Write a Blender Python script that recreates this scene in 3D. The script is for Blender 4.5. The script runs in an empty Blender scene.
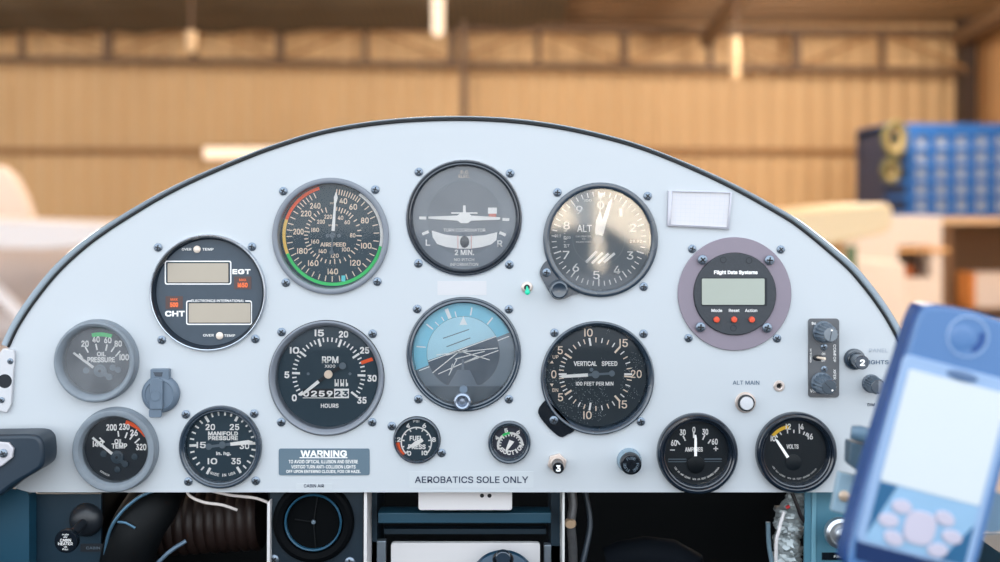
import bpy, bmesh, math, random
from mathutils import Vector, Matrix
random.seed(7)
S = 0.00074            # metres per photo pixel on the plane of the panel
D = 0.80               # lens to panel
CZ = 1.60              # height of the lens
VX, VY = 500.0, 205.0  # foot of the perpendicular from the lens onto the panel
scn = bpy.context.scene
COL = scn.collection
PI = math.pi

def at(px, py, y=0.0):
    k = S * (D + y) / D
    return Vector(((px - VX) * k, y, CZ - (py - VY) * k))

# ---------------------------------------------------------------- materials
def lin(c):
    c = c / 255.0
    return c / 12.92 if c <= 0.04045 else ((c + 0.055) / 1.055) ** 2.4
MATS = {}
def mat(name, rgb, rough=0.5, metal=0.0, var=0.06, scale=40.0, emit=0.0, bump=0.0, rvar=0.08, coat=0.0, spec=None):
    if name in MATS: return MATS[name]
    m = bpy.data.materials.new(name); m.use_nodes = True
    nt = m.node_tree; N = nt.nodes; L = nt.links
    b = N['Principled BSDF']
    c = [lin(v) for v in rgb]
    tc = N.new('ShaderNodeTexCoord'); no = N.new('ShaderNodeTexNoise')
    no.inputs['Scale'].default_value = scale; no.inputs['Detail'].default_value = 4
    L.new(tc.outputs['Object'], no.inputs['Vector'])
    mx = N.new('ShaderNodeMix'); mx.data_type = 'RGBA'
    mx.inputs[6].default_value = (*[v * (1 - var) for v in c], 1)
    mx.inputs[7].default_value = (*[min(1, v * (1 + var)) for v in c], 1)
    L.new(no.outputs['Fac'], mx.inputs[0]); L.new(mx.outputs[2], b.inputs['Base Color'])
    mr = N.new('ShaderNodeMapRange')
    mr.inputs['To Min'].default_value = max(0.02, rough - rvar); mr.inputs['To Max'].default_value = min(1, rough + rvar)
    L.new(no.outputs['Fac'], mr.inputs['Value']); L.new(mr.outputs['Result'], b.inputs['Roughness'])
    b.inputs['Metallic'].default_value = metal
    if coat: b.inputs['Coat Weight'].default_value = coat
    if spec is not None: b.inputs['Specular IOR Level'].default_value = spec
    if emit:
        L.new(mx.outputs[2], b.inputs['Emission Color']); b.inputs['Emission Strength'].default_value = emit
    if bump:
        bp = N.new('ShaderNodeBump'); bp.inputs['Strength'].default_value = bump; bp.inputs['Distance'].default_value = 0.0005
        L.new(no.outputs['Fac'], bp.inputs['Height']); L.new(bp.outputs['Normal'], b.inputs['Normal'])
    MATS[name] = m
    return m

def glass_mat(name, gain=1.6, tint=(1, 1, 1), haze=0.0, ior=1.5):
    m = bpy.data.materials.new(name); m.use_nodes = True
    nt = m.node_tree; N = nt.nodes; L = nt.links
    for n in list(N): N.remove(n)
    out = N.new('ShaderNodeOutputMaterial'); tr = N.new('ShaderNodeBsdfTransparent'); gl = N.new('ShaderNodeBsdfGlossy')
    gl.inputs['Roughness'].default_value = 0.03; tr.inputs['Color'].default_value = (*tint, 1)
    fr = N.new('ShaderNodeFresnel'); fr.inputs['IOR'].default_value = ior
    mu = N.new('ShaderNodeMath'); mu.operation = 'MULTIPLY'; mu.inputs[1].default_value = gain; mu.use_clamp = True
    mx = N.new('ShaderNodeMixShader')
    L.new(fr.outputs[0], mu.inputs[0]); L.new(mu.outputs[0], mx.inputs[0]); L.new(tr.outputs[0], mx.inputs[1]); L.new(gl.outputs[0], mx.inputs[2])
    last = mx
    if haze:                                         # a pale diffuse film mixed over the pane
        df = N.new('ShaderNodeBsdfDiffuse'); df.inputs['Color'].default_value = (0.75, 0.78, 0.82, 1)
        tc = N.new('ShaderNodeTexCoord'); no = N.new('ShaderNodeTexNoise'); no.inputs['Scale'].default_value = 45
        no.inputs['Detail'].default_value = 5
        L.new(tc.outputs['Object'], no.inputs['Vector'])
        mr = N.new('ShaderNodeMapRange'); mr.inputs['From Min'].default_value = 0.3; mr.inputs['From Max'].default_value = 0.75
        mr.inputs['To Min'].default_value = haze * 0.5; mr.inputs['To Max'].default_value = haze * 1.6
        L.new(no.outputs['Fac'], mr.inputs['Value'])
        m2 = N.new('ShaderNodeMixShader'); L.new(mr.outputs['Result'], m2.inputs[0]); L.new(mx.outputs[0], m2.inputs[1]); L.new(df.outputs[0], m2.inputs[2])
        last = m2
    L.new(last.outputs[0], out.inputs['Surface'])
    return m

def speck_mat(name, rgb, dot, rough=0.6, dens=0.16, scale=900):
    """dark dial paint sprinkled with fine pale dust"""
    m = mat(name, rgb, rough)
    nt = m.node_tree; N = nt.nodes; L = nt.links; b = N['Principled BSDF']
    tc = N.new('ShaderNodeTexCoord'); vo = N.new('ShaderNodeTexVoronoi'); vo.inputs['Scale'].default_value = scale
    vo.inputs['Randomness'].default_value = 1.0
    L.new(tc.outputs['Object'], vo.inputs['Vector'])
    no = N.new('ShaderNodeTexNoise'); no.inputs['Scale'].default_value = 70; L.new(tc.outputs['Object'], no.inputs['Vector'])
    a = N.new('ShaderNodeMath'); a.operation = 'LESS_THAN'; a.inputs[1].default_value = dens; L.new(vo.outputs['Distance'], a.inputs[0])
    g = N.new('ShaderNodeMath'); g.operation = 'GREATER_THAN'; g.inputs[1].default_value = 0.56; L.new(no.outputs['Fac'], g.inputs[0])
    p = N.new('ShaderNodeMath'); p.operation = 'MULTIPLY'; L.new(a.outputs[0], p.inputs[0]); L.new(g.outputs[0], p.inputs[1])
    mx = N.new('ShaderNodeMix'); mx.data_type = 'RGBA'
    mx.inputs[6].default_value = (*[lin(v) for v in rgb], 1); mx.inputs[7].default_value = (*[lin(v) for v in dot], 1)
    L.new(p.outputs[0], mx.inputs[0]); L.new(mx.outputs[2], b.inputs['Base Color'])
    return m

PANEL = mat('panel_paint', (192, 197, 202), 0.5, var=0.02, scale=9)
WHITE = mat('white_print', (250, 248, 246), 0.6, var=0.01)
CREAM = mat('cream_print', (246, 226, 206), 0.6, var=0.01)
INK = mat('navy_ink', (38, 48, 74), 0.6, var=0.02)
FADED = mat('faded_ink', (172, 180, 190), 0.6, var=0.05)
BLACK = mat('black_gloss', (15, 22, 30), 0.22, var=0.1, scale=60)
BLACKM = mat('black_matte', (24, 30, 38), 0.55, var=0.12, scale=60)
DIAL = speck_mat('dial_teal', (40, 66, 80), (200, 215, 215), dens=0.13)
DIALV = speck_mat('dial_teal_dusty', (34, 48, 58), (205, 215, 218), dens=0.17)
DIALP = mat('dial_plain', (34, 58, 72), 0.6)
DIALD = mat('dial_dark', (12, 26, 38), 0.5)
DIALG = mat('dial_grey', (112, 122, 134), 0.6, var=0.05)
DIALG2 = mat('dial_grey_inner', (100, 109, 121), 0.6, var=0.05)
SLATE = mat('slate_face', (62, 74, 86), 0.45, var=0.12, scale=160)
BEZG = mat('bezel_grey', (118, 124, 134), 0.38, metal=0.0, var=0.06, spec=0.7)
BEZD = mat('bezel_dark', (42, 56, 70), 0.26, var=0.1, spec=0.9, coat=.5)
BEZW = mat('bezel_worn', (122, 131, 140), 0.5, var=0.22, scale=110, bump=0.35)
BEZB = mat('bezel_black', (22, 32, 44), 0.2, var=0.1, spec=.8, coat=.4)
SILVER = mat('silver', (190, 196, 204), 0.28, metal=0.9, var=0.08)
CHROME = mat('chrome', (205, 210, 216), 0.14, metal=1.0, var=0.04)
NICKEL = mat('worn_nickel', (214, 200, 192), 0.35, metal=0.6, var=0.1)
SCREW = mat('screw_steel', (124, 136, 150), 0.28, metal=0.75, var=0.2, scale=300)
CROSS = mat('screw_recess', (14, 18, 24), 0.5)
GREYK = mat('grey_plastic', (98, 113, 129), 0.5, var=0.07)
HUB = mat('hub_grey', (98, 112, 124), 0.5, var=0.1)
RED = mat('orange_red', (255, 96, 44), 0.6, var=0.02)
GREEN = mat('green_arc', (60, 214, 116), 0.6, var=0.02)
MINT = mat('mint_green', (40, 214, 170), 0.35, var=0.03)
YELLOW = mat('yellow_arc', (252, 204, 60), 0.6, var=0.02)
YELCREAM = mat('pale_yellow_arc', (250, 208, 110), 0.6, var=0.02)
CYAN = mat('cyan_mark', (110, 220, 230), 0.6, var=0.02)
SKYO = mat('horizon_sky', (128, 208, 232), 0.6, var=0.02)
SKYI = mat('horizon_sky_inner', (184, 226, 240), 0.6, var=0.03)
GNDO = mat('horizon_ground', (112, 128, 142), 0.6, var=0.04)
GNDI = mat('horizon_ground_inner', (46, 68, 88), 0.6, var=0.05)
LCD = mat('lcd_beige', (176, 165, 150), 0.4, var=0.04, scale=60)
LCDG = mat('lcd_green_grey', (168, 174, 164), 0.4, var=0.04, scale=60)
MAUVE = mat('mauve_anodised', (136, 126, 138), 0.5, var=0.05, scale=90)
CRINKLE = mat('crinkle_black', (56, 60, 66), 0.6, var=0.2, scale=500, bump=0.5)
BROWNL = mat('brown_label', (88, 68, 66), 0.6)
ORTXT = mat('orange_text', (255, 120, 70), 0.6)
BUTRED = mat('button_red', (225, 84, 56), 0.4)
RIM = mat('rim_metal', (186, 200, 212), 0.25, metal=0.1, var=0.06, scale=20, coat=.4)
SEAL = mat('black_rubber', (12, 16, 20), 0.6, var=0.1)
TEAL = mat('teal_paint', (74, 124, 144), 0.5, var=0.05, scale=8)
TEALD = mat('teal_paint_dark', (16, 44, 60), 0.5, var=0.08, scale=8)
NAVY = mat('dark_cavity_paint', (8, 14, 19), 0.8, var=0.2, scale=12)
ALU = mat('aluminium_sheet', (222, 218, 218), 0.45, metal=0.1, var=0.05, scale=14)
GLASS = glass_mat('gauge_glass', 0.9)
GLASSH = glass_mat('sky_haze_glass', 1.3, haze=0.07)  # haze paints in the sky reflected by the pane
GLASSA = glass_mat('altimeter_glass', 3.3, haze=0.03)
GLASSD = glass_mat('pale_film_glass', 1.3, haze=0.12)  # strongest pale film of the panes

# ---------------------------------------------------------------- text outlines from the built-in font
TXT = {}
try:
    FONT = bpy.data.fonts.load(bpy.utils.system_resource('DATAFILES') + '/fonts/Inter.woff2')   # ships with Blender
except Exception:
    FONT = None
def text_geo(s, bold):
    s = s.replace('I', '\u04c0').replace('1', '\u04c0') if FONT else s      # plain upright strokes
    key = (s, 0)
    if key in TXT: return TXT[key]
    cu = bpy.data.curves.new('t', 'FONT'); cu.body = s; cu.size = 1; cu.resolution_u = 3
    if FONT: cu.font = FONT
    o = bpy.data.objects.new('t', cu); COL.objects.link(o)
    me = o.to_mesh()
    vs = [(v.co.x, v.co.y) for v in me.vertices]; fs = [tuple(p.vertices) for p in me.polygons]
    o.to_mesh_clear(); bpy.data.objects.remove(o); bpy.data.curves.remove(cu)
    xs = [v[0] for v in vs]; ys = [v[1] for v in vs]
    x0, x1, y0, y1 = min(xs), max(xs), min(ys), max(ys)
    vs = [((x - x0) / (x1 - x0) - .5, (y - y0) / (y1 - y0) - .5) for x, y in vs]
    TXT[key] = (vs, fs, (x1 - x0) / (y1 - y0))
    return TXT[key]

# ---------------------------------------------------------------- mesh builder
class MB:
    """collects geometry; (x, z, h): right, up, towards the viewer, in units of `u` metres"""
    def __init__(s, u=S):
        s.v, s.f, s.m, s.sm, s.mats, s.u = [], [], [], [], [], u
    def mi(s, m):
        if m not in s.mats: s.mats.append(m)
        return s.mats.index(m)
    def add(s, vs, fs, m, smooth=False, tf=None):
        b = len(s.v); k = s.mi(m)
        for p in vs:
            q = Vector((p[0], -p[2], p[1]))
            if tf is not None: q = tf @ q
            s.v.append(q * s.u)
        for f in fs:
            s.f.append(tuple(b + i for i in f)); s.m.append(k); s.sm.append(smooth)
        return s
    def lathe(s, prof, m, cx=0, cz=0, n=72, caps=(False, False), tf=None, sx=1.0, sz=1.0):
        vs, fs = [], []
        for r, h in prof:
            for i in range(n):
                a = 2 * PI * i / n
                vs.append((cx + r * sx * math.cos(a), cz + r * sz * math.sin(a), h))
        for j in range(len(prof) - 1):
            for i in range(n):
                i2 = (i + 1) % n
                fs.append((j * n + i, j * n + i2, (j + 1) * n + i2, (j + 1) * n + i))
        if caps[0]: fs.append(tuple(range(n))[::-1])
        if caps[1]: fs.append(tuple(range((len(prof) - 1) * n, len(prof) * n)))
        return s.add(vs, fs, m, True, tf)
    def disc(s, r, h, m, cx=0, cz=0, n=64, tf=None, sx=1, sz=1):
        vs = [(cx + r * sx * math.cos(2 * PI * i / n), cz + r * sz * math.sin(2 * PI * i / n), h) for i in range(n)]
        return s.add(vs, [tuple(range(n))], m, False, tf)
    def poly(s, pts, h0, h1, m, tf=None, smooth=False):
        """prism: outline pts (x, z), from h0 to h1 (h1 nearer)"""
        n = len(pts)
        a = sum(pts[i][0] * pts[(i + 1) % n][1] - pts[(i + 1) % n][0] * pts[i][1] for i in range(n))
        if a < 0: pts = pts[::-1]
        vs = [(x, z, h0) for x, z in pts] + [(x, z, h1) for x, z in pts]
        fs = [tuple(range(n, 2 * n)), tuple(range(n))[::-1]] + [(i, (i + 1) % n, n + (i + 1) % n, n + i) for i in range(n)]
        return s.add(vs, fs, m, smooth, tf)
    def flat(s, pts, h, m, tf=None):
        n = len(pts)
        a = sum(pts[i][0] * pts[(i + 1) % n][1] - pts[(i + 1) % n][0] * pts[i][1] for i in range(n))
        if a < 0: pts = pts[::-1]
        return s.add([(x, z, h) for x, z in pts], [tuple(range(n))], m, False, tf)
    def box(s, x0, x1, z0, z1, h0, h1, m, tf=None, bev=0):
        if bev:
            b = bev
            return s.poly(rrect(x0, x1, z0, z1, b), h0, h1, m, tf)
        return s.poly([(x0, z0), (x1, z0), (x1, z1), (x0, z1)], h0, h1, m, tf)
    def line(s, x0, z0, x1, z1, w, h, m, w1=None, tf=None):
        w1 = w if w1 is None else w1
        dx, dz = x1 - x0, z1 - z0; l = math.hypot(dx, dz) or 1
        nx, nz = -dz / l / 2, dx / l / 2
        return s.flat([(x0 - nx * w, z0 - nz * w), (x1 - nx * w1, z1 - nz * w1), (x1 + nx * w1, z1 + nz * w1), (x0 + nx * w, z0 + nz * w)], h, m, tf)
    def bar(s, x0, z0, x1, z1, w, h0, h1, m, w1=None):
        w1 = w if w1 is None else w1
        dx, dz = x1 - x0, z1 - z0; l = math.hypot(dx, dz) or 1
        nx, nz = -dz / l / 2, dx / l / 2
        return s.poly([(x0 - nx * w, z0 - nz * w), (x1 - nx * w1, z1 - nz * w1), (x1 + nx * w1, z1 + nz * w1), (x0 + nx * w, z0 + nz * w)], h0, h1, m)
    def tick(s, cx, cz, a, r0, r1, w, h, m):
        a = math.radians(a); sn, cs = math.sin(a), math.cos(a)
        return s.line(cx + r0 * sn, cz + r0 * cs, cx + r1 * sn, cz + r1 * cs, w, h, m)
    def arc(s, cx, cz, a0, a1, r0, r1, h, m, n=None):
        n = n or max(3, int(abs(a1 - a0) / 4)); vs, fs = [], []
        for i in range(n + 1):
            a = math.radians(a0 + (a1 - a0) * i / n)
            vs += [(cx + r0 * math.sin(a), cz + r0 * math.cos(a), h), (cx + r1 * math.sin(a), cz + r1 * math.cos(a), h)]
        for i in range(n):
            fs.append((2 * i, 2 * i + 2, 2 * i + 3, 2 * i + 1))
        return s.add(vs, fs, m)
    def text(s, st, cx, cz, th, m, w=None, h=0.3, bold=0.015, rot=0.0):
        vs, fs, asp = text_geo(st, bold)
        w = w if w is not None else th * asp
        a = math.radians(rot); c, q = math.cos(a), math.sin(a)
        d = (bold + 0.012) * th * (1.3 if th > 3.5 else .5)
        for i, (ox, oz) in enumerate(((0, 0), (d, d), (-d, d), (d, -d), (-d, -d))):      # heavier strokes
            s.add([(cx + (x * w + ox) * c + (z * th + oz) * q, cz - (x * w + ox) * q + (z * th + oz) * c, h + i * .04) for x, z in vs], fs, m)
        return s
    def text_arc(s, st, cx, cz, r, a0, a1, th, m, h=0.3, cw=None, inside=True, bold=0.015):
        n = len(st)
        for i, ch in enumerate(st):
            if ch == ' ': continue
            a = a0 + (a1 - a0) * (i / max(1, n - 1)); ar = math.radians(a)
            rot = a if not inside else a - 180
            asp = min(1.1, text_geo(ch, bold)[2])
            s.text(ch, cx + r * math.sin(ar), cz + r * math.cos(ar), th, m, w=(cw or th * 0.75) * (0.4 if ch in 'I.1' else 1), h=h, bold=bold, rot=rot)
        return s
    def tube(s, pts, r, m, n=12, closed=False):
        """pts (x, z, h); r a number or list"""
        P = [Vector(p) for p in pts]; N = len(P)
        rr = r if isinstance(r, (list, tuple)) else [r] * N
        vs, fs = [], []; up = None
        for i, p in enumerate(P):
            t = (P[(i + 1) % N] - P[i - 1]) if closed else (P[min(i + 1, N - 1)] - P[max(i - 1, 0)])
            t.normalize()
            if up is None: up = Vector((0, 0, 1)) if abs(t.z) < .9 else Vector((1, 0, 0))
            a = t.cross(up); a.normalize(); b = a.cross(t); b.normalize(); up = b
            for k in range(n):
                g = 2 * PI * k / n; q = p + a * math.cos(g) * rr[i] + b * math.sin(g) * rr[i]
                vs.append((q.x, q.y, q.z))
        for i in range(N if closed else N - 1):
            j = (i + 1) % N
            for k in range(n):
                k2 = (k + 1) % n; fs.append((i * n + k, i * n + k2, j * n + k2, j * n + k))
        if not closed: fs += [tuple(range(n))[::-1], tuple(range((N - 1) * n, N * n))]
        return s.add(vs, fs, m, True)
    def build(s, name, parent=None, bevel=0.0, fix=False, sharp=35):
        me = bpy.data.meshes.new(name)
        me.from_pydata([tuple(v) for v in s.v], [], s.f); me.update()
        for m in s.mats: me.materials.append(m)
        me.polygons.foreach_set('material_index', s.m)
        if fix:
            bm = bmesh.new(); bm.from_mesh(me); bmesh.ops.recalc_face_normals(bm, faces=bm.faces); bm.to_mesh(me); bm.free()
        me.polygons.foreach_set('use_smooth', [True if (bevel or x) else False for x in s.sm])
        me.set_sharp_from_angle(angle=math.radians(sharp))
        o = bpy.data.objects.new(name, me); COL.objects.link(o)
        if parent: o.parent = parent
        if bevel:
            b = o.modifiers.new('b', 'BEVEL'); b.width = bevel * s.u; b.segments = 3; b.limit_method = 'ANGLE'; b.angle_limit = math.radians(40)
        return o

def rrect(x0, x1, z0, z1, r, n=5):
    pts = []
    for cx, cz, a in ((x1 - r, z1 - r, 0), (x0 + r, z1 - r, 90), (x0 + r, z0 + r, 180), (x1 - r, z0 + r, 270)):
        for i in range(n + 1):
            t = math.radians(a + 90 * i / n); pts.append((cx + r * math.cos(t), cz + r * math.sin(t)))
    return pts
def catmull(P, n=8, closed=False):
    out = []; N = len(P)
    for i in range(N if closed else N - 1):
        g = (lambda k: P[k % N]) if closed else (lambda k: P[max(0, min(N - 1, k))])
        p0, p1, p2, p3 = g(i - 1), g(i), g(i + 1), g(i + 2)
        for j in range(n):
            t = j / n
            out.append(tuple(0.5 * ((2 * b) + (-a + c) * t + (2 * a - 5 * b + 4 * c - d) * t * t + (-a + 3 * b - 3 * c + d) * t ** 3)
                             for a, b, c, d in zip(p0, p1, p2, p3)))
    if not closed: out.append(tuple(P[-1]))
    return out
def thing(name, label, cat, px=None, py=None, y=0.0, loc=None, group=None):
    o = bpy.data.objects.new(name, None); COL.objects.link(o); o.empty_display_size = 0.01
    o.location = loc if loc is not None else at(px, py, y)
    o['label'] = label; o['category'] = cat
    if group: o['group'] = group
    return o
def tag(o, label=None, cat=None, group=None, kind=None):
    if label: o['label'] = label
    if cat: o['category'] = cat
    if group: o['group'] = group
    if kind: o['kind'] = kind
    return o
class Px:
    """crop pixels (zoomed crop at ox, oy, factor k) -> local gauge units round cx, cy"""
    def __init__(s, ox, oy, k, cx, cy): s.a = (ox, oy, k, cx, cy)
    def __call__(s, x, y):
        ox, oy, k, cx, cy = s.a
        return (ox + x / k - cx, -(oy + y / k - cy))

# ---------------------------------------------------------------- screws: one mesh, many objects
def screw_mesh():
    mb = MB(1.0)
    mb.lathe([(4.2, 0), (4.35, .6), (4.1, 1.2), (3.4, 1.6), (2.4, 1.9), (1.4, 2.0), (0.01, 2.0)], SCREW, n=28)
    for a in (0, 90):
        t = Matrix.Rotation(math.radians(a), 4, 'Y')
        mb.box(-2.7, 2.7, -.6, .6, 1.0, 2.06, CROSS, tf=t)
    o = mb.build('screw'); me = o.data; bpy.data.objects.remove(o); return me
SCREW_ME = screw_mesh()
def screw(parent, x, z, h=0.0, r=4.3, name='mounting_screw'):
    o = bpy.data.objects.new(name, SCREW_ME); COL.objects.link(o); o.parent = parent
    k = S * r / 4.3; o.scale = (k, k, k); o.location = (x * S, -h * S, z * S); o.rotation_euler = (0, random.uniform(0, PI / 2), 0)
    return o

HOLES = []   # (px, py, r) cut through the panel

def case(g, r, h0, h1):
    MB().lathe([(r - 1, h0), (r - 1, h1), ], BLACKM, n=48, caps=(True, True)).build('case', g, fix=True)
def gauge(name, label, px, py, R, Ri, bez, dialm, dep=5, front=4, glass=GLASS, prof=None, screws=(), cat='gauge', inner=None, sx=1.0):
    g = thing(name, label, cat, px, py)
    prof = prof or [(R, 0), (R, front - 1.4), (R - .4, front - .5), (R - 1.4, front), (Ri + 2.2, front), (Ri + 1.3, front - .6), (Ri + .6, 0), (Ri, -dep), (Ri, -dep - 3)]
    MB().lathe(prof, bez, n=96, sx=sx).build('bezel', g)
    if inner: MB().lathe(inner[1], inner[0], n=96).build('inner_ring', g)
    MB().disc(Ri + .2, -dep, dialm, n=96).build('dial', g)
    if glass: MB().disc(Ri + .8, -0.6, glass, n=96).build('glass', g)
    case(g, Ri + 2.5, -70, -dep - .8)
    HOLES.append((px, py, Ri + 3.2))
    for sxp, syp in screws: screw(g, sxp - px, -(syp - py))
    return g
def pw(tab, v):
    for (a, b), (c, d) in zip(tab, tab[1:]):
        if a <= v <= c: return b + (d - b) * (v - a) / (c - a)
    return tab[-1][1]

# ================================================================ AIRSPEED
cx, cy = 330.8, 236.0
g = gauge('airspeed_indicator', 'round airspeed indicator with red, yellow, green and white arcs and grey bezel', cx, cy, 58.3, 51.6, BEZG, DIAL,
          dep=6, front=4, screws=[(283.4, 191.1), (375.3, 189.6), (285.9, 282.6), (377.3, 281.6)])
p = Px(260, 160, 4.014, cx, cy); H = -5.7
o0 = p(289, 303)
a = MB()
for a0, a1, m in ((32.7, 103, WHITE), (103, 248, GREEN), (248, 289, YELCREAM), (289, 344, RED)):
    a.arc(o0[0], o0[1], a0, a1, 47.6, 50.8, H + .05, m)
a.build('range_arcs', g)
a = MB()
tab = [(38, 5), (60, 35.5), (80, 65), (100, 107), (120, 141), (140, 180), (160, 215), (180, 243), (200, 276), (220, 309), (240, 329), (250, 341)]
v = 38
while v <= 250:
    big = v % 20 == 0
    a.tick(o0[0], o0[1], pw(tab, v), 38.5 if big else 41, 46.6, 1.25 if big else 1.0, H, CREAM); v += (2.5 if v < 60 else 5)
for t, x, y in (('40', 331, 165), ('60', 371, 188), ('80', 418, 243), ('100', 424, 345), ('120', 380, 414), ('140', 289, 449), ('160', 210, 415), ('180', 166, 366), ('200', 150, 288), ('220', 181, 215), ('240', 218, 184)):
    q = p(x, y); a.text(t, *q, 5.6, CREAM, w=10.2 if len(t) == 3 else 7.6, h=H, bold=.01)
tin = [(30, 8), (40, 20), (60, 45), (80, 91), (100, 130), (120, 176), (140, 215), (160, 247), (180, 278), (200, 310), (220, 345)]
v = 30
while v <= 220:
    a.tick(o0[0], o0[1], pw(tin, v), 23.5 if v % 20 == 0 else 25, 29, 1.1, H, CREAM); v += 5
for t, x, y in (('40', 320, 232), ('60', 347, 250), ('80', 369, 303), ('100', 342, 360), ('120', 297, 385), ('140', 248, 367), ('160', 218, 328), ('180', 218, 281), ('200', 241, 248), ('220', 270, 228)):
    q = p(x, y); a.text(t, *q, 4.0, CREAM, w=7.6 if len(t) == 3 else 5.4, h=H, bold=.01)
a.text('AIRSPEED', *p(290, 340), 3.9, CREAM, w=25.5, h=H, bold=.02)
a.text('MPH', *p(288, 173), 1.9, CREAM, w=5, h=H); a.text('KNOTS', *p(290, 262), 1.9, CREAM, w=9, h=H)
q = p(331, 477); a.flat([(q[0] - 2, q[1] - 3), (q[0] + 2, q[1] - 3), (q[0] + 2.2, q[1] + 3), (q[0] - 1.8, q[1] + 3)], H + .1, CYAN)
a.build('dial_markings', g)
n = MB()
q0, q1, qt, qe = p(289, 303), p(299, 175), p(303, 128), p(285, 372)
n.bar(*q0, *qe, 1.7, -4.4, -3.8, HUB); n.lathe([(3, -4.6), (3, -3.6), (0.01, -3.5)], HUB, *q0, n=24); n.lathe([(2.4, -4.4), (2.4, -3.7), (0.01, -3.7)], HUB, *qe, n=20)
for xx in (268, 314):
    qq = p(xx, 304); n.lathe([(2, -5.6), (2, -5), (0.01, -5)], HUB, *qq, n=16)
n.bar(*p(291, 285), *q1, 3.4, -4.3, -3.5, WHITE, w1=2.0); n.bar(*q1, *p(302, 150), 2.0, -4.3, -3.5, WHITE, w1=4.0); n.bar(*p(302, 150), *qt, 4.0, -4.3, -3.5, WHITE, w1=.5)
n.build('needle', g)

# ================================================================ TURN COORDINATOR
cx, cy = 464.1, 217.9
R, Ri = 58, 51.5
g = gauge('turn_coordinator', 'round turn coordinator with white airplane symbol above a black ball', cx, cy, R, Ri, BEZB, DIALG, glass=GLASSH,
          prof=[(R, 0), (R, 1), (R - .6, 2.2), (R - 1.6, 2.6), (R - 2.6, 2.0), (R - 3.2, 3.2), (R - 4.4, 3.6), (R - 5.4, 2.4), (Ri, -1), (Ri, -9)],
          screws=[(418.9, 171.9), (510.1, 173.4), (418.4, 263.4), (509.3, 264.6)])
p = Px(395, 150, 4.014, cx, cy); H = -4.8
o0 = p(278, 273)
MB().lathe([(R + .3, .1), (R + .3, 1.6), (R - .5, 2.4)], SILVER, n=96).build('outer_ring', g)
MB().disc(37.2, H, DIALG2, *o0, n=80).build('inner_dial', g); H = -4.5
a = MB()
a.arc(o0[0], o0[1], 0, 360, 37.0, 37.9, H - .15, HUB, 90)
a.text('D.C.', *p(280, 88), 3.0, CREAM, w=8.5, h=H); a.text('ELEC.', *p(277, 105), 3.0, CREAM, w=11, h=H)
for x, y, w, r in ((110, 273, 7, 2), (445, 279, 7, 2), (121, 333, 7, -22), (432, 337, 7, 22)):
    q = p(x, y); c, s_ = math.cos(math.radians(-r)), math.sin(math.radians(-r))
    a.line(q[0] - w / 2 * c, q[1] - w / 2 * s_, q[0] + w / 2 * c, q[1] + w / 2 * s_, 3, H, WHITE)
a.text('L', *p(131, 372), 6, WHITE, h=H, w=4.2); a.text('R', *p(421, 376), 6, WHITE, h=H, w=4.8)
a.text('TURN COORDINATOR', *p(278, 322), 3.2, WHITE, w=42, h=H, bold=.02)
a.text('2 MIN.', *p(278, 412), 5.2, WHITE, w=19, h=H, bold=.02)
a.text('NO PITCH', *p(277, 441), 2.8, WHITE, w=20, h=H); a.text('INFORMATION', *p(277, 460), 3.0, WHITE, w=28, h=H)
a.build('dial_markings', g)
tubep = [p(*q) for q in [(146, 323), (200, 340), (252, 346), (306, 346), (360, 342), (411, 330), (407, 362), (385, 380), (350, 390), (300, 397), (256, 397), (205, 390), (168, 378), (150, 350)]]
MB().poly(tubep, H, H + .8, WHITE).build('level_tube', g)
b = MB(); b.lathe([(4.6, H + .8), (4.4, H + 2.2), (2.4, H + 3), (0.01, H + 3.2)], BLACK, *p(279, 369), n=28, sz=1.32)
b.build('ball', g)
b = MB(); b.line(*p(252, 342), *p(252, 397), .8, H + 1, mat('pink_line', (226, 176, 170), .6)); b.line(*p(306, 342), *p(306, 397), .8, H + 1, MATS['pink_line']); b.build('tube_lines', g)
b = MB(); hb, ht = H + .6, H + 1.8
b.poly([p(*q) for q in [(133, 267), (250, 263), (262, 253), (294, 253), (306, 263), (422, 270), (422, 280), (306, 284), (292, 294), (264, 294), (250, 284), (133, 276)]], hb, ht, WHITE)
b.poly([p(*q) for q in [(273, 222), (283, 222), (284, 256), (272, 256)]], hb, ht + .01, WHITE)
b.poly([p(*q) for q in [(225, 250), (330, 250), (332, 256), (225, 256)]], hb, ht + .02, WHITE)
b.build('airplane_symbol', g)
b = MB(); b.box(*[v for v in (p(373, 0)[0], p(409, 0)[0])], p(0, 256)[1], p(0, 231)[1], H - .2, H + .3, WHITE)
b.box(p(376, 0)[0], p(406, 0)[0], p(0, 270)[1], p(0, 256)[1], H - .2, H + .2, mat('flag_red', (206, 110, 92), .6)); b.build('warning_flag', g)

# ================================================================ ALTIMETER
def lug(g, p, pts, kn=None, sc=None, m=BEZD, h1=2.5):
    out = []
    for q in pts:
        x, z = p(*q); r = math.hypot(x, z)
        if r < 55.5: x, z = x * 55.5 / r, z * 55.5 / r
        out.append((x, z))
    MB().poly(out, 0, h1, m).build('mounting_lug', g)
    if sc: screw(g, *p(*sc), h=h1)
cx, cy = 600.3, 239.7
DIALA = mat('dial_altimeter', (64, 80, 92), .6)
g = gauge('altimeter', 'round altimeter marked ALT, pale glare on its glass, adjusting knob at lower left', cx, cy, 57.3, 50.3, BEZD, DIALA,
          dep=5, glass=GLASSA, screws=[(557.4, 192.4), (647.6, 196.1), (643.6, 286.6)])
p = Px(530, 165, 4.014, cx, cy); H = -4.7
lug(g, p, catmull([(75, 380), (45, 410), (40, 440), (60, 480), (95, 535), (135, 537), (170, 520), (205, 508), (230, 440), (150, 380)], 5, True), sc=(66, 431))
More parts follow.
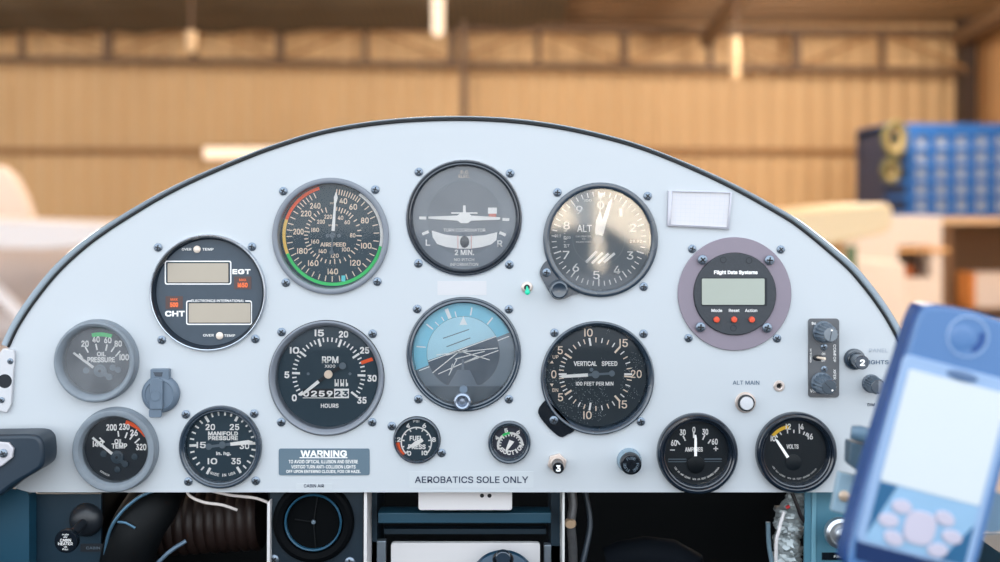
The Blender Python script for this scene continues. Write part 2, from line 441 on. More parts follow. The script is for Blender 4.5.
k = MB(); q = p(114, 497); k.lathe([(9.6, 2.5), (9.6, 5), (9, 6), (8.7, 15), (8.4, 16.2), (7, 17), (5.5, 16.4), (0.01, 16.4)], BEZD, *q, n=40)
k.build('adjusting_knob', g)
a = MB(); o0 = p(278, 297)
for i in range(50):
    big = i % 5 == 0
    a.tick(o0[0], o0[1], i * 7.2, 40 if big else 42.5, 47.5, 1.3 if big else 1.0, H, WHITE)
for t, x, y in (('0', 285, 160), ('1', 366, 190), ('2', 415, 252), ('3', 404, 364), ('4', 351, 422), ('5', 268, 443), ('6', 185, 413), ('7', 146, 362), ('8', 148, 243), ('9', 199, 180)):
    a.text(t, *p(x, y), 8, WHITE, w=6.4 if t != '1' else 3, h=H, bold=0)
a.text('ALT', *p(220, 255), 6.8, WHITE, w=14.5, h=H, bold=.01)
a.text('CALIBRATED', *p(216, 287), 1.7, WHITE, w=15.5, h=H); a.text('TO', *p(216, 298), 1.7, WHITE, w=3.5, h=H); a.text('20,000 FEET', *p(216, 310), 1.7, WHITE, w=15, h=H)
a.arc(o0[0], o0[1], 0, 360, 26.0, 26.5, H, HUB, 80)
a.text('100', *p(235, 142), 2.4, WHITE, w=7, h=H)
for i, y in enumerate((265, 275, 287, 298, 309, 320, 330)): a.line(*p(137, y), *p(143 if i % 3 else 150, y), .6, H, WHITE)
a.text('1000', *p(150, 292), 2.4, WHITE, w=7, h=H); a.text('FT', *p(150, 324), 2.4, WHITE, w=5, h=H); a.text('29.9', *p(113, 285), 3, WHITE, w=6, h=H)
a.build('dial_markings', g)
b = MB(); b.box(p(398, 0)[0], p(456, 0)[0], p(0, 316)[1], p(0, 298)[1], H - .1, H + .2, BLACKM); b.text('29.92', *p(427, 307), 3, WHITE, w=12, h=H + .3); b.build('pressure_window', g)
b = MB()
for i in range(4):
    x = 226 + i * 24; y = 398 - abs(i - 1.5) * 4
    b.line(*p(x, y), *p(x + 44, y - 46 + i * 3), 2.6, H, WHITE)
b.build('striped_flag', g)
b = MB(); b.poly([p(*q) for q in [(275, 305), (262, 272), (266, 225), (283, 180), (294, 225), (297, 272)]], -4.2, -3.6, WHITE); b.lathe([(5, -4.4), (5, -3.4), (0.01, -3.3)], GREYK, *p(277, 299), n=24)
b.bar(*p(277, 299), *p(268, 345), 4, -4.3, -3.8, HUB, w1=2.5); b.build('short_hand', g)
b = MB(); b.bar(*p(283, 282), *p(322, 152), 5.6, -3.2, -2.6, WHITE, w1=3.6); b.bar(*p(322, 152), *p(330, 132), 3.6, -3.2, -2.6, WHITE, w1=.4); b.build('long_hand', g)
b = MB(); b.bar(*p(281, 200), *p(284, 130), .9, -2.4, -1.9, WHITE); b.poly([p(272, 112), p(298, 112), p(285, 138)], -2.4, -1.9, WHITE); b.build('thin_hand', g)

# ================================================================ TACHOMETER
cx, cy = 326.7, 377.8
g = gauge('tachometer', 'round RPM gauge with an orange redline mark and an hour counter', cx, cy, 57.2, 50.4, BEZG, DIALP, dep=8, front=4,
          screws=[(281.7, 331.9), (372.6, 333.7), (281.4, 422.1), (372.3, 422.1)],
          prof=[(57.4, 0), (57.4, 2), (56.8, 3.4), (55.8, 4), (54.8, 3.6), (52, 0), (50.6, -8), (50.4, -11)])
p = Px(255, 310, 4.014, cx, cy); H = -7.7
MB().lathe([(57.9, .1), (57.9, 1.3), (57.1, 2.2)], BLACK, n=96).build('outer_ring', g)
a = MB(); o0 = p(291, 262)
for i in range(36):
    an = 235.4 + i * 7.23
    if i % 5 == 0: a.tick(o0[0], o0[1], an, 29, 37, 2.3, H, WHITE)
    else: a.tick(o0[0], o0[1], an, 32.5, 37, 1.4, H, WHITE)
for t, x, y in (('0', 152, 358), ('5', 122, 265), ('10', 153, 166), ('15', 253, 96), ('20', 351, 101), ('25', 436, 166), ('30', 466, 279), ('35', 425, 368)):
    a.text(t, *p(x, y), 6.2, WHITE, w=4.4 if len(t) == 1 else 8.8, h=H, bold=.03)
a.text('RPM', *p(297, 204), 6.2, WHITE, w=16, h=H, bold=.02); a.text('X100', *p(296, 230), 3, WHITE, w=10.6, h=H, bold=.02)
a.text('HOURS', *p(295, 390), 4, WHITE, w=17.5, h=H, bold=.02)
for x in (317, 329, 340, 351, 362): a.line(*p(x, 283), *p(x, 312), 1.0, H, WHITE)
for x in (323, 345, 366): a.text('1', *p(x, 304), 3, WHITE, w=1.4, h=H, bold=.03)
for x in (208, 377):
    q = p(x, 261); a.disc(1.5, H, HUB, *q, n=16)
a.build('dial_markings', g)
a = MB(); a.tick(o0[0], o0[1], 71, 34.5, 46.8, 3.6, H + .1, RED); a.build('redline_mark', g)
b = MB(); b.box(p(186, 0)[0], p(375, 0)[0], p(0, 357)[1], p(0, 321)[1], H - .1, H + .1, BLACKM)
b.box(p(313, 0)[0], p(373, 0)[0], p(0, 357)[1], p(0, 321)[1], H, H + .2, WHITE)
for t, x in (('0', 200), ('2', 232), ('5', 263), ('9', 295)): b.text(t, *p(x, 341), 5.4, WHITE, w=5.4, h=H + .3, bold=.03)
for t, x in (('2', 328), ('3', 358)): b.text(t, *p(x, 341), 5.4, DIALP, w=5.2, h=H + .4, bold=.03)
b.line(*p(186, 358), *p(372, 358), .7, H + .3, WHITE)
b.build('hour_counter', g)
b = MB(); b.bar(*p(291, 262), *p(348, 228), 3.4, -6.3, -5.6, BLACKM); b.lathe([(3.4, -6.4), (3.4, -5.5), (0.01, -5.4)], HUB, *p(348, 228), n=24)
b.bar(*p(291, 262), *p(250, 292), 3.4, -6.3, -5.6, BLACKM); b.bar(*p(252, 290), *p(200, 332), 3.4, -6.3, -5.5, WHITE, w1=3.0); b.bar(*p(200, 332), *p(178, 348), 3, -6.3, -5.5, WHITE, w1=.8)
b.build('needle', g)
MB().lathe([(4.2, -6.6), (4.2, -4.8), (3.6, -4.4), (2.6, -4.3), (2.4, -4.9), (.01, -4.9)], CREAM, *p(291, 262), n=28).build('hub', g)

# ================================================================ ATTITUDE INDICATOR
cx, cy = 463.8, 354
g = gauge('attitude_indicator', 'round artificial horizon, pale blue sky tilted over dark ground, clear knob below', cx, cy, 57.3, 50.2, BEZD, GNDO, dep=5,
          screws=[(417.2, 308.9), (508.9, 309.2), (418.4, 399.1), (508.9, 399.1)], glass=GLASSH,
          prof=[(57.3, 0), (57.3, 2), (56.6, 3.2), (55.6, 3.6), (54.6, 3.0), (54, 3.2), (52.6, 3.8), (51.4, 3), (50.4, -5), (50.2, -8)])
p = Px(395, 285, 4.014, cx, cy); H = -4.8; o0 = p(274, 275)
def chordcut(r, c, q0, q1, m, h, mb, upper=True, n=90):
    """the part of a disc above the line q0-q1"""
    dx, dz = q1[0] - q0[0], q1[1] - q0[1]; pts = []
    for i in range(n):
        t = 2 * PI * i / n; x, z = c[0] + r * math.cos(t), c[1] + r * math.sin(t)
        if (dx * (z - q0[1]) - dz * (x - q0[0])) > 0: pts.append((t, x, z))
    # rotate so the run is contiguous
    k = max(range(len(pts)), key=lambda i: (pts[i][0] - pts[i - 1][0]) % (2 * PI))
    pts = pts[k:] + pts[:k]
    mb.flat([(x, z) for _, x, z in pts], h, m)
b = MB(); chordcut(50.2, o0, p(95, 346), p(457, 208), SKYO, H, b); b.line(*p(95, 347), *p(458, 208), 1.0, H + .1, WHITE); b.build('outer_card', g)
b = MB(); b.disc(36.5, H + .4, GNDI, *o0, n=90); chordcut(36.5, o0, p(135, 310), p(405, 208), SKYI, H + .6, b)
b.line(*p(133, 309), *p(406, 208), 1.0, H + .8, WHITE)
b.arc(o0[0], o0[1], 0, 360, 36.2, 36.8, H + .5, HUB, 90)
for l in (((150, 355), (250, 275)), ((172, 360), (330, 290)), ((215, 365), (248, 300)), ((165, 283), (412, 255)), ((250, 265), (380, 303)), ((268, 318), (415, 265)), ((240, 300), (360, 268)), ((205, 284), (290, 262))):
    b.line(*p(*l[0]), *p(*l[1]), 1.0, H + .9, WHITE)
for l in (((192, 216), (297, 180)), ((206, 250), (302, 214))): b.line(*p(*l[0]), *p(*l[1]), .9, H + .9, HUB)
b.build('horizon_card', g)
b = MB()
for x0, y0, x1, y1, w in ((85, 249, 122, 252, 1.3), (125, 159, 152, 180, 1.4), (160, 150, 175, 165, .9), (186, 130, 196, 146, .9), (205, 98, 220, 136, 3.6), (240, 108, 246, 132, .9), (308, 92, 303, 124, 1.4), (392, 133, 370, 160, 1.5)):
    b.line(*p(x0, y0), *p(x1, y1), w, H + .5, WHITE)
b.flat([p(274, 126), p(290, 162), p(258, 162)], H + 1.1, WHITE); b.build('bank_marks', g)
b = MB(); b.poly([p(*q) for q in [(250, 343), (300, 343), (330, 405), (213, 405)]], -3.6, -2.6, GREYK); b.poly([p(268, 300), p(276, 300), p(278, 345), p(266, 345)], -3.6, -2.6, GREYK)
b.bar(*p(222, 352), *p(230, 318), .8, -3.6, -3, WHITE)
b.build('aircraft_symbol', g)
b = MB(); pts = []
cc = p(274, 275)
for i in range(41):
    t = math.radians(-139.5 + 99 * i / 40); pts.append((cc[0] + 50.4 * math.cos(t), cc[1] + 50.4 * math.sin(t)))
b.poly(pts, -4, -2.2, mat('lower_mask', (48, 70, 86), .4)); b.line(*p(120, 405), *p(428, 405), 1.6, -2.0, GREYK); b.build('lower_mask', g)
b = MB(); b.lathe([(4, -3), (4, 2)], GREYK, *p(275, 418), n=24, caps=(0, 1)); b.lathe([(6.2, 1), (8.4, 3), (8.8, 9), (8.2, 13), (6.6, 14), (5.2, 13), (4.8, 11), (4.4, 10.5), (3, 12), (0.01, 12.2)], mat('knob_clear', (150, 160, 176), .15, metal=.6), *p(272, 460), n=40); b.build('caging_knob', g)

# ================================================================ VERTICAL SPEED
cx, cy = 597.3, 377.8
g = gauge('vertical_speed_indicator', 'round vertical speed gauge with needle pointing left at zero', cx, cy, 56.7, 49.5, BEZD, DIALV, dep=7,
          screws=[(554.4, 332.7), (643.4, 333.7), (640.9, 421.4)], glass=GLASS,
          prof=[(56.8, 0), (56.8, 2), (56.2, 3.4), (55.2, 4), (54.4, 3.6), (51.6, 0), (49.7, -7), (49.5, -10)])
p = Px(530, 310, 4.014, cx, cy); H = -6.7; o0 = p(265, 262)
lug(g, p, catmull([(90, 345), (60, 362), (35, 395), (36, 420), (60, 455), (95, 490), (125, 509), (150, 498), (180, 478), (200, 400)], 5, True), sc=(95, 440), m=BLACK, h1=2)
a = MB()
tv = [(0, 270), (5, 304), (10, 350.5), (15, 402), (20, 450)]
for i in range(21):
    for s_ in (1, -1):
        if s_ < 0 and i in (0, 20): continue
        an = pw(tv, i); an = an if s_ > 0 else 540 - an
        big = i % 5 == 0
        a.tick(o0[0], o0[1], an, 29 if big else 32, 37, 2.0 if big else 1.1, H, CREAM if i % 2 else WHITE)
a.tick(o0[0], o0[1], 94, 29, 37, 1.6, H, CREAM)
for t, x, y in (('0', 97, 262), ('5', 123, 165), ('10', 237, 94), ('15', 379, 136), ('20', 430, 261), ('15', 376, 384), ('10', 233, 427), ('5', 124, 355)):
    a.text(t, *p(x, y), 7.8, CREAM, w=5.0 if len(t) == 1 else (10.6 if t == '20' else 8.2), h=H, bold=.0)
a.text('UP', *p(104, 192), 3.4, CREAM, w=5.8, h=H, bold=.02); a.text('DN', *p(103, 326), 3.4, CREAM, w=5.8, h=H, bold=.02)
a.flat([p(80, 218), p(96, 218), p(90, 206)], H, CREAM); a.flat([p(80, 300), p(96, 300), p(90, 312)], H, CREAM)
a.text('VERTICAL', *p(224, 219), 4.5, WHITE, w=23, h=H, bold=.02); a.text('SPEED', *p(322, 219), 4.5, WHITE, w=15.5, h=H, bold=.02)
a.text('100 FEET PER MIN', *p(262, 300), 3.6, WHITE, w=37.5, h=H, bold=.02)
a.disc(2, H, HUB, *p(249, 244), n=16)
a.build('dial_markings', g)
b = MB(); b.bar(*p(262, 262), *p(330, 258), 2.2, -5.6, -5, HUB); b.lathe([(3, -5.8), (3, -4.8), (.01, -4.8)], HUB, *p(331, 258), n=20); b.lathe([(3.8, -5.8), (3.8, -4.5), (.01, -4.5)], HUB, *p(265, 262), n=24)
b.bar(*p(262, 263), *p(232, 264), 2.6, -5.6, -5, HUB); b.bar(*p(234, 264), *p(135, 270), 3.4, -5.6, -4.8, WHITE, w1=3.0); b.bar(*p(136, 270), *p(118, 271), 3.0, -5.6, -4.8, WHITE, w1=.6); b.build('needle', g)

# ================================================================ EGT / CHT
cx, cy = 208.5, 292.7
R = 58.2
g = gauge('engine_temperature_display', 'round EGT and CHT instrument with two beige digital windows and silver ring', cx, cy, R, 53, BEZB, SLATE, dep=3, glass=None,
          prof=[(R - 1.6, 0), (R - 1.6, 3.6), (R - 2.4, 4), (R - 3.2, 3), (54, -1), (53, -5)], screws=[(158.2, 247.4), (252.1, 246.7), (161.9, 339.8), (255.3, 338.8)])
MB().lathe([(R + .2, 0), (R + .2, 2), (R - .4, 3.6), (R - 1.2, 4.2), (R - 1.9, 3.8), (R - 1.9, 2)], SILVER, n=96).build('outer_ring', g)
p = Px(140, 220, 4.014, cx, cy); H = -2.7
a = MB()
def frame(mb, x0, y0, x1, y1, w, h, m, r=2.2):
    q0, q1 = p(x0, y1), p(x1, y0)
    o_ = rrect(q0[0], q1[0], q0[1], q1[1], r); i_ = rrect(q0[0] + w, q1[0] - w, q0[1] + w, q1[1] - w, r * .7)
    n_ = len(o_); mb.add([(x, z, h) for x, z in o_] + [(x, z, h) for x, z in i_], [(k, (k + 1) % n_, n_ + (k + 1) % n_, n_ + k) for k in range(n_)], m)
frame(a, 96, 164, 364, 260, 1.1, H, WHITE); frame(a, 182, 324, 447, 422, 1.1, H, WHITE)
a.text('EGT', *p(405, 208), 4.4, WHITE, w=17.5, h=H, bold=.05); a.text('CHT', *p(137, 377), 5.0, WHITE, w=19, h=H, bold=.05)
q0, q1 = p(202, 330), p(420, 318); a.box(q0[0], q1[0], q0[1], q1[1], H - .1, H + .05, SLATE)
a.text('ELECTRONICS', *p(252, 325), 2.4, WHITE, w=24, h=H + .2, bold=.03); a.text('INTERNATIONAL', *p(361, 325), 2.4, WHITE, w=27.5, h=H + .2, bold=.03)
a.text('OVER', *p(184, 118), 2.4, WHITE, w=9.5, h=H, bold=.03); a.text('TEMP', *p(270, 118), 2.4, WHITE, w=11, h=H, bold=.03)
a.text('OVER', *p(272, 464), 2.4, WHITE, w=10.5, h=H, bold=.03); a.text('TEMP', *p(357, 465), 2.4, WHITE, w=11, h=H, bold=.03)
a.build('face_lettering', g)
for x0, y0, x1, y1 in ((108, 174, 352, 251), (193, 335, 441, 413)):
    q0, q1 = p(x0, y1), p(x1, y0); b = MB()
    b.box(q0[0] - .6, q1[0] + .6, q0[1] - .6, q1[1] + .6, H - .2, H + .1, BLACKM); b.box(q0[0], q1[0], q0[1], q1[1], H, H + .35, LCD); b.build('digital_window', g)
for x, y, ts in ((410, 253, ('MAX', '1650')), (134, 332, ('MAX', '500'))):
    q = p(x, y); b = MB(); b.box(q[0] - 8.6, q[0] + 8.6, q[1] - 6.3, q[1] + 6.3, H - .1, H + .15, BROWNL)
    b.text(ts[0], q[0], q[1] + 3, 2.4, ORTXT, w=7, h=H + .3, bold=.03); b.text(ts[1], q[0], q[1] - 2.2, 4.2, ORTXT, w=9.5 if len(ts[1]) == 4 else 7.6, h=H + .3, bold=.04); b.build('limit_label', g)
for x, y in ((226, 118), (317, 466)):
    MB().lathe([(3.7, H), (3.6, H + .8), (2.2, H + 2), (.01, H + 2.3)], mat('lamp_lens', (236, 220, 206), .3), *p(x, y), n=24).build('warning_light', g)

# ================================================================ FLIGHT DATA DISPLAY
cx, cy = 734.2, 293.7
g = thing('flight_data_display', 'round digital display with three red buttons in a wide mauve ring', 'gauge', cx, cy)
HOLES.append((cx, cy, 36))
p = Px(660, 170, 2.958, cx, cy)
MB().lathe([(56.6, 0), (56.6, 2), (56.1, 2.5), (41.4, 2.5), (41.2, 1)], MAUVE, n=96).build('mounting_ring', g)
b = MB(); b.lathe([(41.2, 1), (41.0, 4.2), (40.2, 4.8), (.01, 4.8)], CRINKLE, n=96); b.build('face_plate', g)
case(g, 34, -70, 1)
for x, y in ((95, 233), (357, 235), (84, 497), (346, 498)): screw(g, *p(x, y), r=4.2)
for x, y in ((123, 265), (320, 266), (117, 463), (313, 465)): screw(g, *p(x, y), h=2.6 if False else 4.8, r=4.9)
q0, q1 = p(121, 399), p(311, 320)
b = MB(); b.box(q0[0] - .8, q1[0] + .8, q0[1] - .8, q1[1] + .8, 4.6, 5.0, BLACKM, bev=1.4); b.box(q0[0], q1[0] - 1.8, q0[1] + .6, q1[1], 4.8, 5.25, LCDG, bev=1.2); b.build('digital_window', g)  # wider black border at right paints the window's shadow edge
a = MB(); a.text('Flight Data Systems', *p(221, 303), 4.3, WHITE, w=43, h=5.0, bold=.03)
for t, x in (('Mode', 165), ('Reset', 216), ('Action', 266)): a.text(t, *p(x, 414), 3.0, WHITE, w=10.5 if t != 'Action' else 12, h=5.0, bold=.03)
for x, y in ((184, 265), (260, 267), (214, 466)): a.arc(*p(x, y), 0, 360, 2.6, 3.2, 4.95, BLACKM, 24)
a.build('face_lettering', g)
for x in (164, 216, 268): MB().lathe([(3.1, 4.6), (3.0, 6.5), (2.4, 7.2), (.01, 7.4)], BUTRED, *p(x, 441), n=24).build('button', g)

# ================================================================ OIL GAUGES (deep worn bezels)
def oilgauge(name, label, bx, by, rb, ri, dial, glass):
    g = thing(name, label, 'gauge', bx, by); HOLES.append((bx, by, ri + 2))
    MB().lathe([(rb, 0), (rb + .2, 2), (rb - .4, 5), (rb - 1, 6.2), (rb - .8, 7), (rb - .9, 10), (rb - 1.8, 11.6), (rb - 3.4, 12), (ri + 3, 11), (ri + 1.6, 9), (ri, 4), (ri, -2)], BEZW, n=96).build('bezel', g)
    MB().disc(ri + .2, .5, dial, n=80).build('dial', g); MB().disc(ri + .6, 6, glass, n=80).build('glass', g)
    case(g, ri + 1.5, -60, 0.2)
    return g
# pressure
cx, cy = 98.2, 360.3
g = oilgauge('oil_pressure_gauge', 'small round OIL PRESSURE gauge with green arc and hazy glass', cx, cy, 41.3, 32.8, mat('dial_hazy', (36, 48, 60), .5), GLASSD)
p = Px(40, 300, 2.81, 40 + 157 / 2.81, 300 + 167 / 2.81); H = .8
a = MB()
for t, x, y in (('20', 121, 120), ('40', 152, 108), ('60', 185, 110), ('80', 214, 120), ('100', 231, 158)): a.text(t, *p(x, y), 5.8, WHITE, w=7 if len(t) == 2 else 9, h=H, bold=.02)
for x0, y0, x1, y1 in ((121, 128, 130, 145), (151, 120, 155, 138), (183, 122, 179, 140), (204, 128, 194, 143), (220, 140, 206, 156), (104, 148, 114, 160)): a.line(*p(x0, y0), *p(x1, y1), 1.5, H, WHITE)
a.text('OIL', *p(167, 149), 4.2, WHITE, w=8.5, h=H, bold=.02); a.text('PRESSURE', *p(166, 165), 4.8, WHITE, w=27, h=H, bold=.03); a.build('dial_markings', g)
oc = p(163, 195); b = MB(); b.arc(*oc, -13, 19, 34, 38, H + .1, GREEN); b.build('green_arc', g)
b = MB(); b.bar(*p(146, 186), *p(90, 145), 2.6, 2, 2.6, WHITE, w1=2.0); b.build('needle', g)
def works(g, p, hub, arm, dots, m=HUB):
    b = MB(); b.lathe([(6.4, .7), (6.4, 1.6), (4.4, 2), (4.2, 2.8), (.01, 3)], m, *p(*hub), n=28); b.bar(*p(*hub), *p(*arm), 5.5, .8, 2.2, m, w1=3.6)
    b.lathe([(3.3, .7), (3.3, 2.4), (.01, 2.6)], m, *p(*arm), n=20); b.lathe([(1.6, 2.4), (1.4, 3.2), (.01, 3.3)], BLACKM, *p(*hub), n=16)
    for d in dots: b.lathe([(3.2, .7), (3.1, 1.6), (1.2, 1.8), (.01, 1.8)], m, *p(*d), n=20)
    b.build('movement', g)
works(g, p, (164, 196), (190, 213), ((124, 195), (199, 187), (214, 193)))
# temperature
cx, cy = 117.2, 448.6
g = oilgauge('oil_temperature_gauge', 'small round OIL TEMP gauge with orange arc on a black dial', cx, cy, 42, 32, DIALD, GLASS)
p = Px(40, 300, 2.81, 40 + 212 / 2.81, 300 + 420 / 2.81)
a = MB()
for t, x, y in (('140', 159, 406), ('200', 197, 360), ('230', 233, 358), ('26', 260, 375), ('320', 280, 415)): a.text(t, *p(x, y), 6, WHITE, w=10 if len(t) == 3 else 7, h=H, bold=.02)
for x0, y0, x1, y1 in ((163, 389, 177, 402), (215, 370, 217, 386), (241, 374, 235, 390), (259, 379, 248, 394), (276, 391, 262, 404)): a.line(*p(x0, y0), *p(x1, y1), 1.5, H, WHITE)
a.text('OIL', *p(217, 399), 4.2, WHITE, w=8, h=H, bold=.02); a.text('TEMP', *p(219, 412), 4.6, WHITE, w=15, h=H, bold=.03)
a.text_arc('SENSOR', *p(212, 425), 26, 218, 198, 1.8, WHITE, h=H); a.build('dial_markings', g)
b = MB(); b.arc(*p(212, 440), 14.5, 55.5, 33, 37, H + .1, RED); b.build('orange_arc', g)
b = MB(); b.bar(*p(200, 433), *p(145, 388), 2.8, 2, 2.6, WHITE, w1=2.2); b.build('needle', g)
works(g, p, (213, 443), (236, 462), ((175, 434), (262, 442), (214, 478)), mat('movement_dark', (52, 68, 80), .4))

# ================================================================ MANIFOLD PRESSURE
cx, cy = 221, 446.6
g = gauge('manifold_pressure_gauge', 'round MANIFOLD PRESSURE gauge, white needle pointing right', cx, cy, 41.3, 35, BEZD, DIALP, dep=4,
          screws=[(186, 414.3), (254.2, 413.5), (188.4, 481.4), (255.9, 480.7)],
          prof=[(41.3, 0), (41.3, 3), (40.8, 5), (39.8, 6), (38.6, 6), (37.6, 5.2), (37, 4.4), (36.6, 4.6), (35.6, 4), (35.2, -4), (35, -7)])
p = Px(150, 390, 5.107, cx, cy); H = -3.7; o0 = p(367, 283)
a = MB()
for i in range(26):
    an = 208.5 + (i if True else 0) * 12.0 * (299 / 300)
    if i % 5 == 0: a.tick(o0[0], o0[1], an, 26.5, 33.6, 2.6, H, WHITE)
    else: a.tick(o0[0], o0[1], an, 29.2, 33.6, 1.7, H, WHITE)
for t, x, y in (('10', 314, 368), ('15', 257, 285), ('20', 303, 193), ('25', 427, 193), ('30', 478, 290), ('35', 435, 368)): a.text(t, *p(x, y), 5.8, WHITE, w=9.2, h=H, bold=.02)
a.text('MANIFOLD', *p(368, 226), 3.7, WHITE, w=29.5, h=H, bold=.04); a.text('PRESSURE', *p(368, 250), 3.7, WHITE, w=29.5, h=H, bold=.04)
a.text('in. hg.', *p(371, 330), 4.0, WHITE, w=14.5, h=H, bold=.03); a.text_arc('MADE IN USA', *o0, 30.6, 202, 158, 2.8, WHITE, h=H, bold=.03, cw=2.0)
a.build('dial_markings', g)
b = MB(); b.bar(*p(408, 279), *p(500, 269), 3.2, -2.4, -1.7, WHITE, w1=4.2); b.bar(*p(500, 269), *p(522, 266), 4.2, -2.4, -1.7, WHITE, w1=.5)
b.bar(*p(412, 279), *p(297, 292), 2.6, -2.5, -1.9, HUB); b.lathe([(3.2, -2.6), (3.2, -1.8), (.01, -1.8)], HUB, *p(297, 292), n=20); b.lathe([(3.6, -2.6), (3.4, -1.2), (.01, -1.1)], HUB, *p(367, 283), n=24)
b.build('needle', g)

# ================================================================ FUEL PRESSURE, SUCTION
cx, cy = 417, 439.9
g = gauge('fuel_pressure_gauge', 'small FUEL PRESS gauge with orange arc and two screws', cx, cy, 23.3, 20.6, BEZD, DIALP, dep=3,
          prof=[(23.3, 0), (23.3, 2), (22.8, 3.2), (22, 3.6), (21.3, 2.8), (20.8, -3), (20.6, -5)], screws=[(391.9, 426), (441.6, 452.9)])
p = Px(385, 410, 9.37, cx, cy); H = -2.8; o0 = p(292, 310)
a = MB(); a.arc(*o0, -138, 138, 14.4, 15.8, H, WHITE, 50)
for i in range(11): a.tick(*o0, -135 + 27 * i, 12.0 if i % 2 == 0 else 12.8, 15, 1.3, H, WHITE)
for t, x, y in (('0', 225, 412), ('2', 127, 283), ('4', 215, 152), ('6', 366, 152), ('8', 457, 283), ('10', 370, 408)): a.text(t, *p(x, y), 4.2, WHITE, w=3.4 if len(t) == 1 else 5.6, h=H, bold=.03)
a.text('PSI', *p(291, 110), 2.4, WHITE, w=5.8, h=H, bold=.03); a.text('FUEL', *p(290, 270), 4.4, WHITE, w=12.6, h=H, bold=.03); a.text('PRESS', *p(297, 350), 4.4, WHITE, w=17, h=H, bold=.03); a.build('dial_markings', g)
b = MB(); b.arc(*p(292, 300), -137, -93, 16.9, 19.8, H + .1, RED); b.build('orange_arc', g)
b = MB(); b.bar(*p(352, 282), *p(290, 318), 3.4, -2.2, -1.6, WHITE, w1=5.0); b.bar(*p(290, 318), *p(205, 365), 5.0, -2.2, -1.6, WHITE, w1=.8); b.build('needle', g)
cx, cy = 509.3, 441.7
g = gauge('suction_gauge', 'small SUCTION gauge with green mark, no visible screws', cx, cy, 21.3, 16.4, BEZD, mat('dial_ink', (44, 48, 66), .5), dep=2,
          prof=[(21.3, 0), (21.3, 4), (20.8, 5.4), (19.6, 6), (18.4, 5.4), (17.8, 4.4), (17.4, 4.8), (16.8, 4), (16.5, -2), (16.4, -4)])
p = Px(480, 410, 9.37, cx, cy); H = -1.8; o0 = p(284, 335)
a = MB(); a.arc(*o0, -110, 92, 11.0, 13.4, H, WHITE, 40); a.arc(*o0, -38, -2, 11.1, 13.5, H + .1, GREEN)
for i in range(13): a.tick(*o0, -107 + 16.4 * i, 9.2, 12, 1.3, H, WHITE)
for t, x, y, r in (('4', 157, 262, -40), ('5', 245, 195, -12), ('6', 360, 210, 25)): a.text(t, *p(x, y), 3.8, WHITE, w=3, h=H, bold=.04, rot=r)
a.text_arc('SUCTION', *p(282, 290), 12.2, 222, 112, 4.0, WHITE, h=H, bold=.04, cw=3.4)
a.build('dial_markings', g)
b = MB(); b.poly([p(*q) for q in [(275, 282), (322, 300), (246, 395), (234, 388)]], -1.4, -.9, WHITE); b.build('needle', g)

# ================================================================ AMMETER / VOLTMETER
def elec(name, label, cx, cy):
    R = 40.3
    return gauge(name, label, cx, cy, R, 31.4, BEZB, mat('dial_black', (10, 24, 34), .45), dep=2,
                 prof=[(R, 0), (R, 5), (R - .6, 7), (R - 2, 8.4), (R - 4, 8.6), (R - 5.4, 7.6), (R - 6, 6), (R - 6.6, 6.8), (R - 7.6, 6), (31.6, 0), (31.4, -4)])
cx, cy = 696.7, 452.8
g = elec('ammeter', 'round AMPERES gauge, white needle straight up at zero', cx, cy)
p = Px(650, 410, 6.61, cx, cy); H = -1.7
a = MB()
for t, x, y in (('60', 160, 220), ('30', 218, 150), ('0', 292, 133), ('30', 367, 147), ('60', 430, 212)): a.text(t, *p(x, y), 5.6, WHITE, w=5.6 if len(t) == 2 else 2.6, h=H, bold=.02)
for x0, y0, x1, y1 in ((180, 205, 200, 232), (220, 172, 236, 206), (291, 152, 291, 188), (364, 168, 350, 200), (405, 197, 386, 224)): a.line(*p(x0, y0), *p(x1, y1), 1.5, H, WHITE)
a.text('AMPERES', *p(292, 263), 4.2, WHITE, w=17.5, h=H, bold=.02)
a.line(*p(134, 267), *p(166, 267), 1.0, H, WHITE); a.line(*p(421, 258), *p(453, 258), 1.2, H, WHITE); a.line(*p(437, 243), *p(437, 273), 1.2, H, WHITE)
a.text_arc('USE 20 AMP LEADS  NO. 03 TEST SERIES U.S.A.', *p(312, 287), 26.2, 236, 124, 1.7, WHITE, h=H, cw=1.2, bold=.03)
a.build('dial_markings', g)
b = MB(); b.box(p(122, 0)[0], p(242, 0)[0], p(0, 346)[1], p(0, 324)[1], H, H + .8, HUB, bev=.5); b.box(p(362, 0)[0], p(476, 0)[0], p(0, 344)[1], p(0, 322)[1], H, H + .8, HUB, bev=.5)
b.box(p(122, 0)[0], p(476, 0)[0], p(0, 340)[1], p(0, 330)[1], H + .7, H + .95, DIALD); b.build('step_plate', g)
b = MB(); b.bar(*p(302, 325), *p(302, 190), 2.8, -.9, -.2, WHITE, w1=2.4); b.bar(*p(302, 190), *p(301, 165), 2.4, -.9, -.2, WHITE, w1=1.6); b.build('needle', g)
b = MB(); b.lathe([(8.6, H), (8.6, .4), (8, .8), (.01, .8)], mat('hub_black', (6, 12, 17), .5, spec=.2), *p(303, 362), n=40); b.build('hub_cover', g)
cx, cy = 795.2, 451.8
g = elec('voltmeter', 'round VOLTS gauge with a yellow arc and needle leaning left', cx, cy)
p = Px(750, 410, 6.61, cx, cy)
a = MB()
for t, x, y in (('10', 156, 190), ('12', 256, 112), ('14', 342, 113), ('16', 402, 178)): a.text(t, *p(x, y), 5.4, WHITE, w=4.8, h=H, bold=.02)
